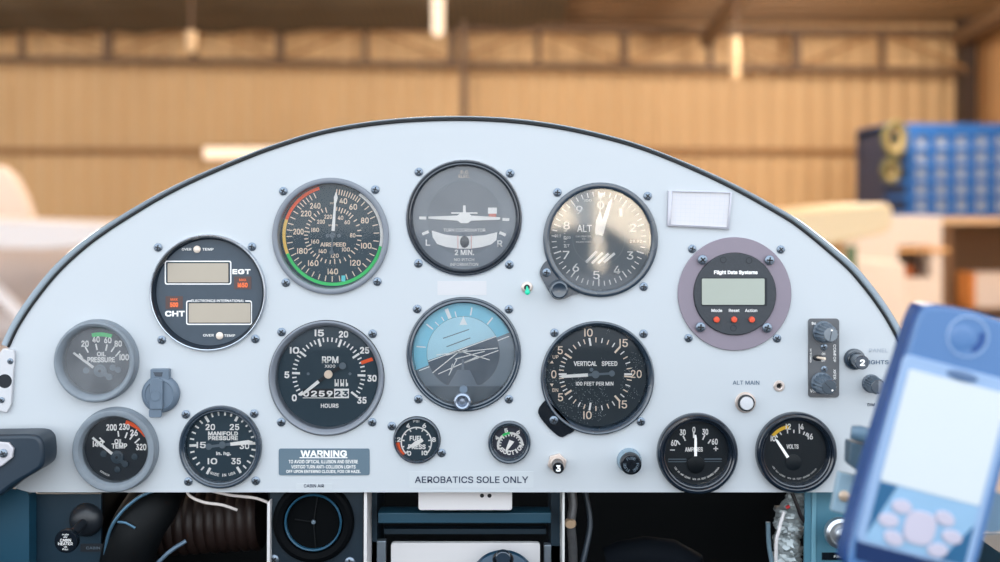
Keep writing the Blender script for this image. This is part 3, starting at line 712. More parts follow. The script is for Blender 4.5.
for x0, y0, x1, y1 in ((173, 166, 185, 184), (200, 150, 212, 167), (250, 132, 252, 158), (293, 133, 293, 155), (330, 132, 330, 158), (364, 146, 356, 166), (383, 152, 371, 172), (392, 158, 380, 178)): a.line(*p(x0, y0), *p(x1, y1), 1.3, H, WHITE)
a.text('VOLTS', *p(284, 244), 4.2, WHITE, w=11.8, h=H, bold=.02)
a.line(*p(104, 321), *p(228, 321), .8, H, BLACKM); a.line(*p(350, 316), *p(480, 316), .8, H, BLACKM)
a.text_arc('USE 24V LEADS  NO. 03 TEST SERIES U.S.A.', *p(302, 285), 26.2, 238, 128, 1.5, WHITE, h=H, cw=1.1, bold=.02); a.build('dial_markings', g)
b = MB(); b.arc(*p(290, 285), -50.5, -11, 25.0, 28.4, H + .1, YELLOW); b.build('yellow_arc', g)
b = MB(); b.bar(*p(252, 314), *p(180, 205), 2.9, -.9, -.2, WHITE, w1=2.4); b.bar(*p(180, 205), *p(172, 194), 2.4, -.9, -.2, WHITE, w1=1.0); b.build('needle', g)
b = MB(); b.lathe([(8, H), (8, -.9), (7.4, -.7), (.01, -.7)], mat('dial_black', (10, 24, 34), .45), *p(290, 348), n=40); b.build('hub_cover', g)

# ================================================================ SMALL CONTROLS ON THE PANEL
# starter / selector key cover
cx, cy = 161.6, 393.4
g = thing('hinged_switch_cover', 'round grey cover with a vertical grey flap, beside the two oil gauges', 'switch cover', cx, cy)
p = Px(130, 350, 7.03, cx, cy)
MB().lathe([(18.6, 0), (18.9, 2), (18.4, 5), (16.8, 7), (14.4, 8), (13.8, 7.2), (.01, 7.6)], GREYK, n=64).build('housing', g)
b = MB(); b.box(*[p(158, 0)[0], p(288, 0)[0]], p(0, 215)[1], p(0, 128)[1], 0, 7, GREYK, bev=.8); b.build('hinge_bracket', g, bevel=.5)
b = MB(); b.poly([p(*q) for q in [(180, 148), (246, 148), (240, 178), (194, 178)]], 7.05, 7.3, BEZD); b.build('hinge_recess', g)
b = MB(); b.poly([p(*q) for q in [(164, 205), (180, 186), (226, 186), (252, 205), (252, 405), (158, 405)]], 7.4, 10.4, GREYK); b.build('flap', g, bevel=.9)
b = MB(); b.box(p(152, 0)[0], p(242, 0)[0], p(0, 464)[1], p(0, 402)[1], 7, 9, GREYK, bev=2.4); b.build('flap_tab', g, bevel=.6)
b = MB(); b.lathe([(5.6, 10.2), (5.6, 10.9), (5.0, 11), (4.9, 10.6), (.01, 10.6)], GREYK, *p(200, 308), n=36); b.build('rivet', g)

# toggle with green tip
cx, cy = 527, 287.3
g = thing('toggle_switch', 'tiny toggle switch with mint green tip beside the altimeter knob', 'switch', cx, cy)
MB().lathe([(5.8, 0), (5.8, .8), (5.2, 1.6), (4.2, 2.0), (3.0, 2.0), (2.8, .6), (.01, .6)], NICKEL, n=32).build('collar', g)
MB().disc(2.9, 1.0, BLACKM, n=24).build('socket', g)
MB().tube([(0, .4, .8), (0, -.6, 4), (.1, -2.6, 9), (.1, -4, 12.6), (.1, -4.4, 14), (.1, -4.5, 14.8)], [1.0, 1.3, 2.0, 2.8, 2.2, .4], MINT, n=16).build('lever', g)
# breaker 3
def breaker(name, label, px, py, txt, hexn, body, r0, r1, ht, tw, th, knurl=False):
    g = thing(name, label, 'circuit breaker', px, py)
    if hexn:
        pts = [(r0 * math.cos(math.radians(60 * i + 15)), r0 * math.sin(math.radians(60 * i + 15))) for i in range(6)]
        MB().poly(pts, 0, 4, NICKEL).build('hex_nut', g, bevel=.8)
        MB().lathe([(r0 * .72, 4), (r0 * .70, 7), (r0 * .6, 8), (r1 + .2, 8)], NICKEL, n=40).build('collar', g)
    else:
        MB().lathe([(r0, 0), (r0, 3), (r0 - .6, 4), (r0 - 2.4, 4.4), (r0 - 2.6, 7), (r1 + .4, 7.4)], body, n=48).build('collar', g)
    MB().lathe([(r1, 3), (r1, ht - 1), (r1 - .8, ht), (.01, ht)], body, n=40).build('button', g)
    MB().text(txt, 0, 0, th, WHITE, w=tw, h=ht + .15, bold=.04).build('number', g)
    return g
breaker('circuit_breaker', 'silver hexagonal breaker with black button numbered 3', 557, 462.5, '3', True, BLACK, 10, 5.6, 24, 3.8, 5.6)
breaker('circuit_breaker', 'dark round breaker numbered 2, left of the word LIGHTS', 854, 359, '2', False, BEZD, 10.5, 7.0, 25, 4.2, 5.6)
# fuse holder
g = thing('fuse_holder', 'round black fuse cap lettered FUSE on a silver collar, beside the ammeter', 'fuse holder', 629, 460.2)
MB().lathe([(12.4, 0), (12.4, 2), (11.8, 4), (11.2, 10), (10.6, 11)], mat('fuse_collar', (150, 172, 186), .25, metal=.5), n=48).build('collar', g)
MB().lathe([(10.4, 4), (10.4, 17), (10, 18), (8.8, 18.4), (8.6, 17.8), (4, 17.8), (3.6, 18.4), (2.2, 18.4), (2, 17.4), (.01, 17.4)], BLACK, n=48).build('cap', g)
a = MB()
for an in (0, 120, 240): a.text_arc('FUSE', 0, 0, 6.4, an - 32, an + 32, 2.6, HUB, h=17.95, cw=2.2, inside=False)
a.build('cap_lettering', g)
# push button ALT MAIN
g = thing('push_button', 'round white push button in chrome ring below the words ALT MAIN', 'button', 745.3, 402.3)
MB().lathe([(10.4, 0), (10.4, .9), (9.8, 1.5), (8.2, 1.7)], NICKEL, n=48).build('washer', g)
MB().lathe([(8.2, 1.4), (8.4, 5), (7.8, 6.6), (7.2, 6.2), (7.0, 4)], BLACK, n=48).build('ring', g)
MB().lathe([(7.0, 4.4), (6.6, 7.0), (6.0, 7.6), (.01, 8)], mat('button_white', (206, 206, 210), .3), n=40).build('button_face', g)
# jack
g = thing('jack_socket', 'tiny silver socket with a black hole, left of the radio control plate', 'socket', 779, 386)
HOLES.append((779, 386, 2.6))
MB().lathe([(5.6, 0), (5.6, .8), (5, 1.4), (3.4, 1.5), (2.6, .9), (2.5, -6)], NICKEL, n=36).build('collar', g)
MB().disc(2.6, -4, BLACKM, n=20).build('socket_bore', g)
# radio control plate
cx, cy = 823.4, 358
g = thing('radio_control_plate', 'upright grey-brown plate with two fluted knobs and a small toggle', 'control plate', cx, cy)
p = Px(780, 290, 4.014, cx, cy)
q0, q1 = p(112, 430), p(236, 114)
MB().box(q0[0], q1[0], q0[1], q1[1], 0, 1.6, mat('plate_bronze', (96, 98, 102), .4, metal=.3, var=.05), bev=3.2).build('back_plate', g, bevel=.4)
def fluted(parent, x, z, r0, r1, ht, body, cap, slot=None, name='knob', nf=14, hb=1.6, dot=True):
    n = nf * 4; mb = MB()
    def ring(r, h, am):
        return [(x + (r + am * 1.0 * math.cos(nf * 2 * PI * i / n)) * math.cos(2 * PI * i / n), z + (r + am * 1.0 * math.cos(nf * 2 * PI * i / n)) * math.sin(2 * PI * i / n), h) for i in range(n)]
    rs = [ring(r0 + .8, hb, .0), ring(r0 + .8, hb + 2.4, 0), ring(r0 - .6, hb + 3, .75), ring(r1, ht - 1, .75), ring(r1 - .6, ht, .2)]
    vs = [v for r in rs for v in r]; fs = []
    for j in range(len(rs) - 1):
        for i in range(n): fs.append((j * n + i, j * n + (i + 1) % n, (j + 1) * n + (i + 1) % n, (j + 1) * n + i))
    mb.add(vs, fs, body, True); k = mb.build(name, parent)
    c = MB().lathe([(r1 - .5, ht - .1), (r1 - 1, ht + .4), (.01, ht + .5)], cap, x, z, n=40)
    c = c.build('knob_cap', k)
    if slot is not None:
        a_ = math.radians(slot); l = r1 * .8
        s_ = MB().line(x - l * math.sin(a_), z - l * math.cos(a_), x + l * math.sin(a_), z + l * math.cos(a_), .8, ht + .6, WHITE if dot else BLACKM)
        if dot: s_ = MB().disc(1.0, ht + .62, WHITE, x + l * .75 * math.sin(a_), z + l * .75 * math.cos(a_), n=14).line(x - l * math.sin(a_), z - l * math.cos(a_), x + l * math.sin(a_), z + l * math.cos(a_), .6, ht + .6, BLACKM)
        s_.build('pointer_mark', k)
    return k
K1 = mat('knob_grey', (84, 98, 112), .35, var=.1, spec=.7); K2 = mat('knob_cap_grey', (126, 134, 142), .35, metal=.3)
fluted(g, *p(172, 167), 10, 7.4, 26, K1, K2, slot=10)
fluted(g, *p(165, 372), 10, 7.4, 26, K1, mat('knob_cap_dark', (70, 80, 90), .35, metal=.2), slot=135)
screw(g, *p(174, 228), h=1.6, r=3.4); screw(g, *p(175, 317), h=1.6, r=3.4)
MB().lathe([(5.2, 1.6), (5, 2.2), (3, 2.4), (.01, 2.2)], BLACK, *p(150, 271), n=28, sz=.6).build('toggle_base', g)
q = p(152, 270); MB().tube([(q[0] - 1, q[1], 2), (q[0] + 2, q[1] + .1, 8), (q[0] + 3.4, q[1] + .1, 12), (q[0] + 3.8, q[1], 13)], [1.1, 1.3, 1.5, .5], CREAM, n=14).build('toggle_lever', g)
a = MB(); a.text('COM', *p(217, 238), 2.6, WHITE, w=10, h=1.8, bold=.03, rot=90); a.text('TOP', *p(217, 272), 2.6, WHITE, w=8, h=1.8, rot=90, bold=.03)
a.text('XFER', *p(217, 338), 2.6, WHITE, w=10, h=1.8, bold=.03, rot=90); a.text('BATT', *p(121, 245), 1.6, WHITE, w=5, h=1.8, rot=90); a.text('POWER', *p(121, 272), 1.6, WHITE, w=9, h=1.8, rot=90)
a.text('Sq', *p(133, 134), 3, WHITE, w=4, h=1.8, bold=.04); a.text('Vol', *p(130, 404), 3, WHITE, w=5.6, h=1.8, bold=.04); a.text('ON', *p(172, 255), 2, WHITE, w=3.4, h=1.8); a.text('OFF', *p(172, 283), 2, WHITE, w=4, h=1.8)
a.build('plate_lettering', g)
# dimmer
g = thing('dimmer_knob', 'fluted dark knob above the word DIM', 'knob', 871, 383.4)
fluted(g, 0, 0, 8.4, 7.2, 20, K1, BEZD, hb=0, name='knob_body', nf=18)
a = MB(); a.flat([(0.2 + 6 * math.cos(t_ * PI / 12), 6 * math.sin(t_ * PI / 12)) for t_ in range(-6, 7)], 20.7, BEZG); a.build('cap_inlay', g)

# compass correction card in its bevelled holder
cx, cy = 699.5, 209
g = thing('correction_card_holder', 'blank white gridded card in a thin rectangular silver frame', 'card holder', cx, cy)
P4 = lambda x, y: (640 + x / 4.325 - cx, -(130 + y / 4.325 - cy))
oq = [P4(120, 262), P4(397, 268), P4(385, 430), P4(115, 415)]; iq = [P4(136, 266), P4(388, 272), P4(376, 420), P4(131, 408)]
b = MB(); CARDF = mat('holder_silver', (176, 176, 186), .3, metal=.4)
vs = [(x, z, 0) for x, z in oq] + [(x * .99, z * .99, 3) for x, z in oq] + [(x, z, 3.4) for x, z in iq] + [(x, z, 1.6) for x, z in iq]
fs = []
for j in range(3):
    for i in range(4): fs.append((j * 4 + i, j * 4 + (i + 1) % 4, (j + 1) * 4 + (i + 1) % 4, (j + 1) * 4 + i))
b.add(vs, fs, CARDF); b.build('frame', g, fix=True)
b = MB(); b.flat(iq, 1.7, mat('card_white', (208, 206, 210), .4)); 
def lerp(a_, b_, t): return (a_[0] + (b_[0] - a_[0]) * t, a_[1] + (b_[1] - a_[1]) * t)
for i in range(1, 12): b.line(*lerp(iq[0], iq[1], i / 12), *lerp(iq[3], iq[2], i / 12), .22, 1.75, mat('grid_line', (196, 200, 212), .6))
for i in range(1, 8): b.line(*lerp(iq[0], iq[3], i / 8), *lerp(iq[1], iq[2], i / 8), .22, 1.75, mat('grid_line', (196, 200, 212), .6))
b.build('card', g)

# placards
g = thing('warning_placard', 'grey plate headed WARNING in white letters, below the RPM gauge', 'placard', 324, 461.2)
p = Px(270, 400, 5.62, 324, 461.2)
q0, q1 = p(50, 422), p(560, 272)
MB().box(q0[0], q1[0], q0[1], q1[1], 0, .8, mat('placard_grey', (92, 112, 126), .5), bev=2).build('plate', g)
a = MB(); a.text('WARNING', *p(303, 300), 6.0, WHITE, w=45.5, h=.95, bold=.03); a.line(*p(167, 323), *p(436, 323), .9, .95, WHITE)
a.text('TO AVOID OPTICAL ILLUSION AND SEVERE', *p(300, 345), 3.3, WHITE, w=69, h=.95, bold=.02); a.text('VERTIGO TURN ANTI-COLLISION LIGHTS', *p(301, 374), 3.3, WHITE, w=64, h=.95, bold=.02)
a.text('OFF UPON ENTERING CLOUDS, FOG OR HAZE.', *p(301, 402), 3.5, WHITE, w=74, h=.95, bold=.02); a.build('lettering', g)
g = thing('tape_label', 'clear tape strip lettered AEROBATICS SOLE ONLY in dark capitals', 'label', 471.5, 479.6)
TAPE = mat('label_tape', (196, 201, 205), .35, var=.01)
MB().box(-62, 62, -8, 8, 0, .25, TAPE).build('tape', g); MB().text('AEROBATICS SOLE ONLY', 0, 0, 6.4, INK, w=113, h=.4, bold=.005).build('lettering', g)
g = thing('tape_label', 'tiny tape strip lettered CABIN AIR below the WARNING plate', 'label', 314, 486)
MB().box(-18, 18, -3.6, 2.6, 0, .25, TAPE).build('tape', g); MB().text('CABIN AIR', 0, .3, 3.2, INK, w=20, h=.4, bold=.03).build('lettering', g)
g = tag(MB().box(-24.5, 24.5, -8, 6, 0, .3, mat('paper_label', (204, 203, 206), .6, var=.01)).build('paper_label'), 'blank pale paper label between turn coordinator and attitude indicator', 'label')
g.location = at(462, 287)

# bracket at the far left
cx, cy = 8, 381
g = thing('canopy_latch_plate', 'white upright plate with one large black hole and two small screws', 'latch plate', cx, cy)
P5 = lambda x, y: (x / 4.683 - cx, -(310 + y / 4.683 - cy))
MB().poly([P5(*q) for q in [(22, 178), (70, 185), (76, 200), (60, 440), (40, 478), (-40, 460), (-40, 300), (5, 200)]], 0, 4, mat('latch_white', (200, 200, 204), .4)).build('plate', g, bevel=.8)
MB().disc(7, 4.1, BLACK, *P5(31, 330), n=40).build('latch_hole', g)
screw(g, *P5(57, 237), h=4, r=3.0); screw(g, *P5(17, 418), h=4, r=3.0)

# ================================================================ THE PANEL
OUT = [(8.7, 347), (18.7, 326), (37, 298.5), (62, 268.6), (96, 239), (142.7, 208.5), (174.7, 190.5), (206.7, 175.2), (249.4, 157.2), (280, 146), (320, 134), (360, 126.4),
       (400, 121.8), (440, 119.8), (480, 120), (520, 122.6), (560, 128.2), (600, 136.8), (640, 148.2), (686.2, 166.4), (732.5, 188.2), (778.7, 214), (801.8, 229.4), (836.5, 258.3),
       (856, 277.5), (879.7, 308.4), (897, 338.3), (909, 368), (916, 400), (918, 440), (910, 470), (893, 487), (872, 492.3)]
OUTL = [(30, 492.3), (12, 486), (-4, 468), (-11, 440), (-10, 400), (-3, 372)]
arc_px = catmull(OUT, 6)
left_px = catmull([(30, 492.3), (12, 486), (-4, 468), (-11, 440), (-10, 400), (-3, 372), (8.7, 347)], 6)
outline = arc_px + left_px[:-1]
loc = lambda x, y: (x - VX, -(y - VY))
panel = thing('instrument_panel', 'large arched pale blue-white sheet panel carrying all the round gauges', 'instrument panel', VX, VY)
cu = bpy.data.curves.new('face_plate', 'CURVE'); cu.dimensions = '2D'; cu.fill_mode = 'BOTH'; cu.extrude = 1.2 * S
def spl(pts):
    sp = cu.splines.new('POLY'); sp.points.add(len(pts) - 1); sp.use_cyclic_u = True
    for k_, (x, z) in enumerate(pts): sp.points[k_].co = (x * S, z * S, 0, 1)
spl([loc(*q) for q in outline])
for hx, hy, hr in HOLES:
    spl([(hx - VX + hr * math.cos(2 * PI * i / 64), -(hy - VY) + hr * math.sin(2 * PI * i / 64)) for i in range(64)])
tmp = bpy.data.objects.new('tmp', cu); COL.objects.link(tmp); tm = tmp.to_mesh()
me = bpy.data.meshes.new('face_plate'); me.from_pydata([(v.co.x, -v.co.z + 1.2 * S, v.co.y) for v in tm.vertices], [], [tuple(pp.vertices) for pp in tm.polygons]); me.update()
tmp.to_mesh_clear(); bpy.data.objects.remove(tmp)
bm = bmesh.new(); bm.from_mesh(me); bmesh.ops.remove_doubles(bm, verts=bm.verts, dist=1e-6); bmesh.ops.recalc_face_normals(bm, faces=bm.faces); bm.to_mesh(me); bm.free()
me.materials.append(PANEL); fp = bpy.data.objects.new('face_plate', me); COL.objects.link(fp); fp.parent = panel
# printed words straight on the panel
a = MB(); a.text('ALT MAIN', *loc(746, 382.6), 3.9, mat('grey_blue_ink', (84, 104, 126), .6), w=26.5, h=.15, bold=.0)
a.text('PANEL', *loc(878.5, 350.4), 3.7, FADED, w=18.5, h=.15); a.text('LIGHTS', *loc(877, 362.2), 3.9, MATS['grey_blue_ink'], w=23, h=.15); a.text('DIM', *loc(871, 404.6), 3.0, INK, w=7, h=.15, bold=.02)
a.build('printed_words', panel)
# rubber bead along the arch
bead = [loc(*q) for q in arc_px]
MB().tube([(x, z, .8) for x, z in bead], 1.35, SEAL, n=10).build('rubber_seal', panel)

# fuselage rim around the panel and the cowling ahead of it
rim = thing('cowling', 'thin pale metal rim curving round the arch of the panel', 'cowling', VX, VY)
pts = arc_px; vs = []; fs = []; prof = None; NP = 8
for i, (x, y) in enumerate(pts):
    x0, y0 = pts[max(i - 1, 0)]; x1, y1 = pts[min(i + 1, len(pts) - 1)]
    dx, dy = x1 - x0, y1 - y0; l = math.hypot(dx, dy); nx, ny = dy / l, -dx / l
    steep = min(1, max(0, (y - 160) / 110)); w = 3.6 + 4.0 * steep
    X, Z = loc(x, y); nz = -ny
    for d, h in ((1.5, -2), (1.8, 0), (w * .5 + .6, 1.0 + .6 * steep), (w - .8, 1.6 + steep), (w, .6), (w + .3, -2), (w - 4, -90), (w - 60 - 0, -420)):
        sx_, sz_ = X + nx * d, Z + nz * d
        vs.append((sx_, sz_, h))
for i in range(len(pts) - 1):
    for j in range(NP - 1): fs.append((i * NP + j, (i + 1) * NP + j, (i + 1) * NP + j + 1, i * NP + j + 1))
MB().add(vs, fs, RIM, True).build('rim', rim, sharp=60)

# ================================================================ UNDER THE PANEL
def under(px, py, h): return at(px, py, -h * S)
# left subpanel
def plate(name, pts, h0, h1, m, parent=None, bevel=0):
    """upright plate traced at the depth h1 (units of S towards the viewer), origin at the panel foot point"""
    k = (D - h1 * S) / D
    mb = MB(); mb.poly([((x - VX) * k, max(-1227, -(y - VY) * k)) for x, y in pts], h0, h1, m)
    o = mb.build(name, parent, bevel=bevel)
    if parent is None: o.location = (0, 0, CZ)
    return o
def lp(x, y, h=0):
    k = (D - h * S) / D; return ((x - VX) * k, max(-1227, -(y - VY) * k))
def lp3(x, y, h): q = lp(x, y, h); return (q[0], q[1], h)
def root(name, label, cat): return thing(name, label, cat, loc=(0, 0, CZ))
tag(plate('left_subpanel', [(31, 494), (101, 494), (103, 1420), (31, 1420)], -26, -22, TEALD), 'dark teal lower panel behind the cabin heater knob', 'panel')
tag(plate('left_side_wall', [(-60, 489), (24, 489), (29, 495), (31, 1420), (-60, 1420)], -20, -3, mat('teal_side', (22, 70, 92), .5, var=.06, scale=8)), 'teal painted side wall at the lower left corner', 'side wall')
g = root('cabin_heater_knob', 'round black pull knob lettered CABIN HEATER on a pulled-out shaft', 'knob')
k1 = lp3(86, 520, -20); k2 = lp3(66, 541.5, 34)
MB().lathe([(17, -22), (17, -20), (15.5, -16), (11, -12), (5, -10.5), (.01, -10)], mat('boss_grey', (34, 38, 44), .35), k1[0], k1[1], n=48).build('boss', g)
MB().tube([k1, ((k1[0] + k2[0]) / 2, (k1[1] + k2[1]) / 2, 8), (k2[0], k2[1], 28)], 4.6, BLACKM, n=16).build('shaft', g)
MB().lathe([(7, 26), (11.2, 28), (11.6, 33), (10.8, 35), (.01, 35)], BLACK, k2[0], k2[1], n=48).build('knob_head', g)
a = MB(); kx, kz = k2[0], k2[1]
for t, dz, th, w in (('PUSH', 7.0, 1.5, 6), ('OFF', 4.6, 1.5, 3.6), ('CABIN', 1.6, 2.7, 10.5), ('HEATER', -1.8, 2.7, 14), ('ON', -4.8, 1.4, 2.8), ('PULL', -7.2, 1.5, 5.6)): a.text(t, kx, kz + dz, th, WHITE, w=w, h=35.2, bold=.02)
a.build('lettering', g)
g = root('engraved_label', 'small black strip lettered CABIN beside the heater knob', 'label')
q = lp(92, 548, -20); MB().box(q[0] - 12, q[0] + 12, q[1] - 3.8, q[1] + 3.8, -22, -20.4, BLACKM).build('strip', g); MB().text('CABIN', q[0] + 1, q[1], 2.6, HUB, w=14, h=-20.2).build('lettering', g)

g = root('air_hose', 'thick black hose bending down under the left of the panel', 'hose')
path = catmull([lp3(160, 488, -60), lp3(152, 505, -40), lp3(136, 532, -26), lp3(126, 570, -30), lp3(124, 640, -50)], 8) + [lp3(124, 1420, -50)]
MB().tube(path, 27, mat('hose_rubber', (5, 8, 11), .6, spec=.2, scale=120), n=28).build('hose_body', g)
tag(MB().tube(catmull([lp3(156, 490, -10), lp3(138, 498, -6), lp3(120, 514, -4), lp3(108, 536, -6), lp3(103, 575, -14)], 8), 1.7, mat('strip_blue_grey', (80, 116, 140), .3, metal=.3), n=12).build('hose_highlight'),
    'thin blue-grey highlight along the black hose, built as a tube', 'cable').location = (0, 0, CZ)  # the hose's highlight, modelled as a separate pale strip
tag(MB().tube(catmull([lp3(118, 522, 0), lp3(126, 523, 2), lp3(135, 528, 0)], 5), 1.3, MATS['strip_blue_grey'], n=10).build('hose_clip'), 'short blue metal clip across the black hose', 'clip').location = (0, 0, CZ)
tag(MB().tube(catmull([lp3(150, 572, -10), lp3(168, 553, -14), lp3(186, 541, -22)], 5), 2.2, mat('rod_dull', (84, 104, 122), .3, metal=.3), n=10).build('control_rod'), 'slanting dull metal rod below the ribbed duct', 'rod').location = (0, 0, CZ)
# ribbed brown duct
g = root('ribbed_duct', 'dark brown ribbed duct lying sideways under the panel', 'duct')
n = 170; pr = []
A = lp3(160, 522, -110); B = lp3(262, 516, -110)
for i in range(n + 1):
    t = i / n; pr.append(((A[0] + (B[0] - A[0]) * t), A[1] + (B[1] - A[1]) * t, A[2], 34 + 2.6 * abs(math.sin(t * PI * 10))))
MB().tube([q[:3] for q in pr], [q[3] for q in pr], mat('duct_brown', (40, 26, 22), .5, var=.2, scale=30), n=32).build('duct_body', g)
# wires
WIRE = mat('wire_white', (220, 210, 204), .5)
tag(MB().tube(catmull([lp3(186, 484, -12), lp3(189, 495, -12), lp3(203, 502, -12), lp3(222, 505, -14), lp3(237, 510, -20)], 6), 1.5, WIRE, n=10).build('electric_cord'), 'white wire drooping in an S below the manifold gauge', 'wire').location = (0, 0, CZ)
tag(MB().tube(catmull([lp3(208, 490, -12), lp3(230, 495, -12), lp3(255, 498, -12), lp3(269, 503, -16)], 6), 1.5, WIRE, n=10).build('electric_cord'), 'white wire running right to the vent box edge', 'wire').location = (0, 0, CZ)

# vent box
g = root('air_vent', 'round black cabin air vent in a dark teal box with bright edges', 'air vent')
VB = mat('vent_box_paint', (13, 33, 46), .45, var=.5, scale=40)
plate('box_front', [(270, 491), (363, 491), (360, 1420), (264, 1420)], -46, -14, VB, g)
plate('side_flange', [(267.3, 503), (270, 501), (266, 1420), (261.5, 1420)], -46, -4, ALU, g)
plate('side_flange', [(364, 491), (367, 491), (364, 1420), (360, 1420)], -46, -4, ALU, g)
q = lp(313.5, 522, -12)
MB().lathe([(41, -14), (41, -11), (39, -8), (36, -7), (31, -9), (29, -13)], mat('vent_ring_black', (3, 5, 8), .7, spec=.08), q[0], q[1], n=80).build('vent_ring', g)
MB().lathe([(28.8, -12), (28.9, -9), (28, -8), (27, -9), (27, -13)], mat('ring_blue', (32, 76, 100), .35), q[0], q[1], n=80).build('inner_ring', g)
b = MB(); b.disc(28, -13.5, mat('vent_black', (3, 5, 7), .9, spec=.1), q[0], q[1], n=64)
b.build('vent_bowl', g)
b = MB(); b.bar(q[0], q[1], q[0] - 19, q[1] + 2.5, 1.2, -13, -12, MATS['hose_rubber']); b.bar(q[0], q[1], q[0] + 2, q[1] - 26, 1.2, -13, -12, MATS['hose_rubber']); b.bar(q[0], q[1], q[0] + 4, q[1] + 26, 1.2, -13, -12, MATS['hose_rubber']); b.lathe([(2.2, -13), (2, -11), (.01, -10.6)], HUB, q[0], q[1], n=16); b.build('vent_spokes', g)
for sx_, sy_ in ((274, 559.5), (350, 562)):
    q = lp(sx_, sy_, -14); s_ = screw(g, q[0], q[1], h=-14, r=5.4)

# centre console
g = root('centre_console', 'centre stack under the panel with pale plates and a teal cross bar', 'console')
plate('upper_plate', rrect(418.5, 512, 480, 510, 2.4), -16, -12, ALU, g)
b = MB()
for x in (482, 489.5):
    q = lp(x, 495.6, -12); b.disc(2.1, -11.9, CROSS, *q, n=20)
b.build('plate_holes', g)
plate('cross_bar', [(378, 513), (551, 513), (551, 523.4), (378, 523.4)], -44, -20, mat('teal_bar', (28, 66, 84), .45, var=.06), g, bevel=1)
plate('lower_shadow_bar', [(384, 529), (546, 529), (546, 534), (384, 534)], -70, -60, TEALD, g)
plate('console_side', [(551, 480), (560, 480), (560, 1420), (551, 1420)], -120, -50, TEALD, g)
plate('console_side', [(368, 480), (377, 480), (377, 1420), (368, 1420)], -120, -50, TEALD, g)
plate('centre_tray', rrect(391, 540, 543, 1420, 3), -40, -34, ALU, g)
plate('silver_block', [(366, 541), (386, 541), (385, 1420), (364, 1420)], -60, -50, mat('silver_block', (150, 162, 174), .35, metal=.5), g, bevel=1)
plate('silver_block', [(544, 545), (562, 545), (562, 1420), (545, 1420)], -60, -50, MATS['silver_block'], g, bevel=1)
tag(plate('edge_flange', [(562.4, 491), (564.6, 491), (564.4, 1420), (562.2, 1420)], -60, -6, mat('flange_pale', (206, 206, 204), .4)), 'thin pale upright metal edge right of the centre console', 'flange')
g = root('throttle_knob', 'round dark blue knob with a short stub, at the bottom centre', 'knob')
q = lp(503, 576, -10)
TK = mat('throttle_blue', (30, 62, 84), .35)
MB().lathe([(6, -14), (30, -12), (31.5, -8), (30, -3), (24, 1), (12, 3), (6, 3.4), (.01, 3.4)], TK, q[0], q[1], n=64, sz=.86).build('knob_dish', g)
q2 = lp(503, 556.5, 4); MB().lathe([(7.4, 0), (7.6, 6), (7.4, 8.4), (6.6, 9), (.01, 9)], BEZD, q2[0], q2[1], n=36, sz=.8).build('stub', g)
MB().lathe([(10.5, -1), (10.5, 2.5), (9.6, 3.4), (7, 3.6)], BLACK, q2[0], q2[1] - 3.6, n=36, sz=.8).build('stub_collar', g)
# right of the console
g = root('cable_bundle', 'pale braided cable hanging beside the console edge', 'cable')
MB().tube(catmull([lp3(571, 486, -40), lp3(573, 505, -36), lp3(571, 525, -34), lp3(573, 560, -40), lp3(570, 640, -60)], 6) + [lp3(570, 1420, -60)], 4.6, mat('braid', (96, 96, 98), .4, metal=.4, var=.3, scale=200), n=14).build('braid', g)
q = lp(570.5, 524, -28); MB().lathe([(6, -34), (6, -28), (5, -26), (.01, -26)], mat('brass_cream', (196, 166, 136), .4, metal=.3), q[0], q[1], n=24, sz=.8).build('fitting', g)
MB().tube(catmull([lp3(584, 486, -70), lp3(590, 520, -60), lp3(586, 548, -50), lp3(578, 580, -44)], 6), 3.0, mat('dull_tube', (52, 62, 72), .4), n=12).build('conduit', g)
tag(MB().tube([lp3(606, 560, -120), lp3(620, 556, -120), lp3(645, 553, -120), lp3(672, 556, -120), lp3(690, 563, -120), lp3(700, 600, -120), lp3(702, 1420, -120)], [14, 16, 18, 18, 16, 12, 9], mat('pedal_dark', (14, 20, 28), .8, spec=.15), n=20).build('rudder_pedal'),
    'dark rounded pedal in the deep shadow right of the console', 'pedal').location = (0, 0, CZ)
# foil wrapped loom at the right
g = root('foil_wrapped_loom', 'crumpled silvery wire loom hanging left of the teal panel', 'wire loom')
rnd = random.Random(3); FO = mat('foil', (176, 184, 186), .4, metal=.35, var=.25, scale=90)
bmf = bmesh.new(); 
path = catmull([lp3(806, 478, -50), lp3(796, 500, -46), lp3(790, 522, -44), lp3(788, 545, -46), lp3(786, 575, -50), lp3(784, 640, -60)], 14) + [lp3(784, 1420, -60)]
vs = []; fs = []; n = 26
for i, q in enumerate(path):
    t = i / len(path); r = 12 + 5 * math.sin(t * 9) * .4 + (3 if t > .25 else -2)
    for k_ in range(n):
        a_ = 2 * PI * k_ / n; rr = r * (1 + .26 * math.sin(a_ * 5 + i * 1.3) * math.cos(i * .7 + k_) + rnd.uniform(-.12, .12))
        vs.append((q[0] + rr * math.cos(a_), q[1] + rnd.uniform(-1.2, 1.2), q[2] + rr * math.sin(a_)))
for i in range(len(path) - 1):
    for k_ in range(n): fs.append((i * n + k_, i * n + (k_ + 1) % n, (i + 1) * n + (k_ + 1) % n, (i + 1) * n + k_))
MB().add(vs, fs, FO).build('foil_sleeve', g); bmf.free()
MB().tube(catmull([lp3(790, 488, -24), lp3(797, 505, -22), lp3(802, 518, -24), lp3(812, 530, -30)], 6), 2.0, mat('dark_lead', (30, 24, 26), .5), n=10).build('dark_lead', g)
MB().tube(catmull([lp3(784, 512, -26), lp3(779, 530, -22), lp3(776, 552, -22), lp3(777, 640, -30)], 6) + [lp3(777, 1420, -30)], 1.9, ALU, n=10).build('pale_lead', g)
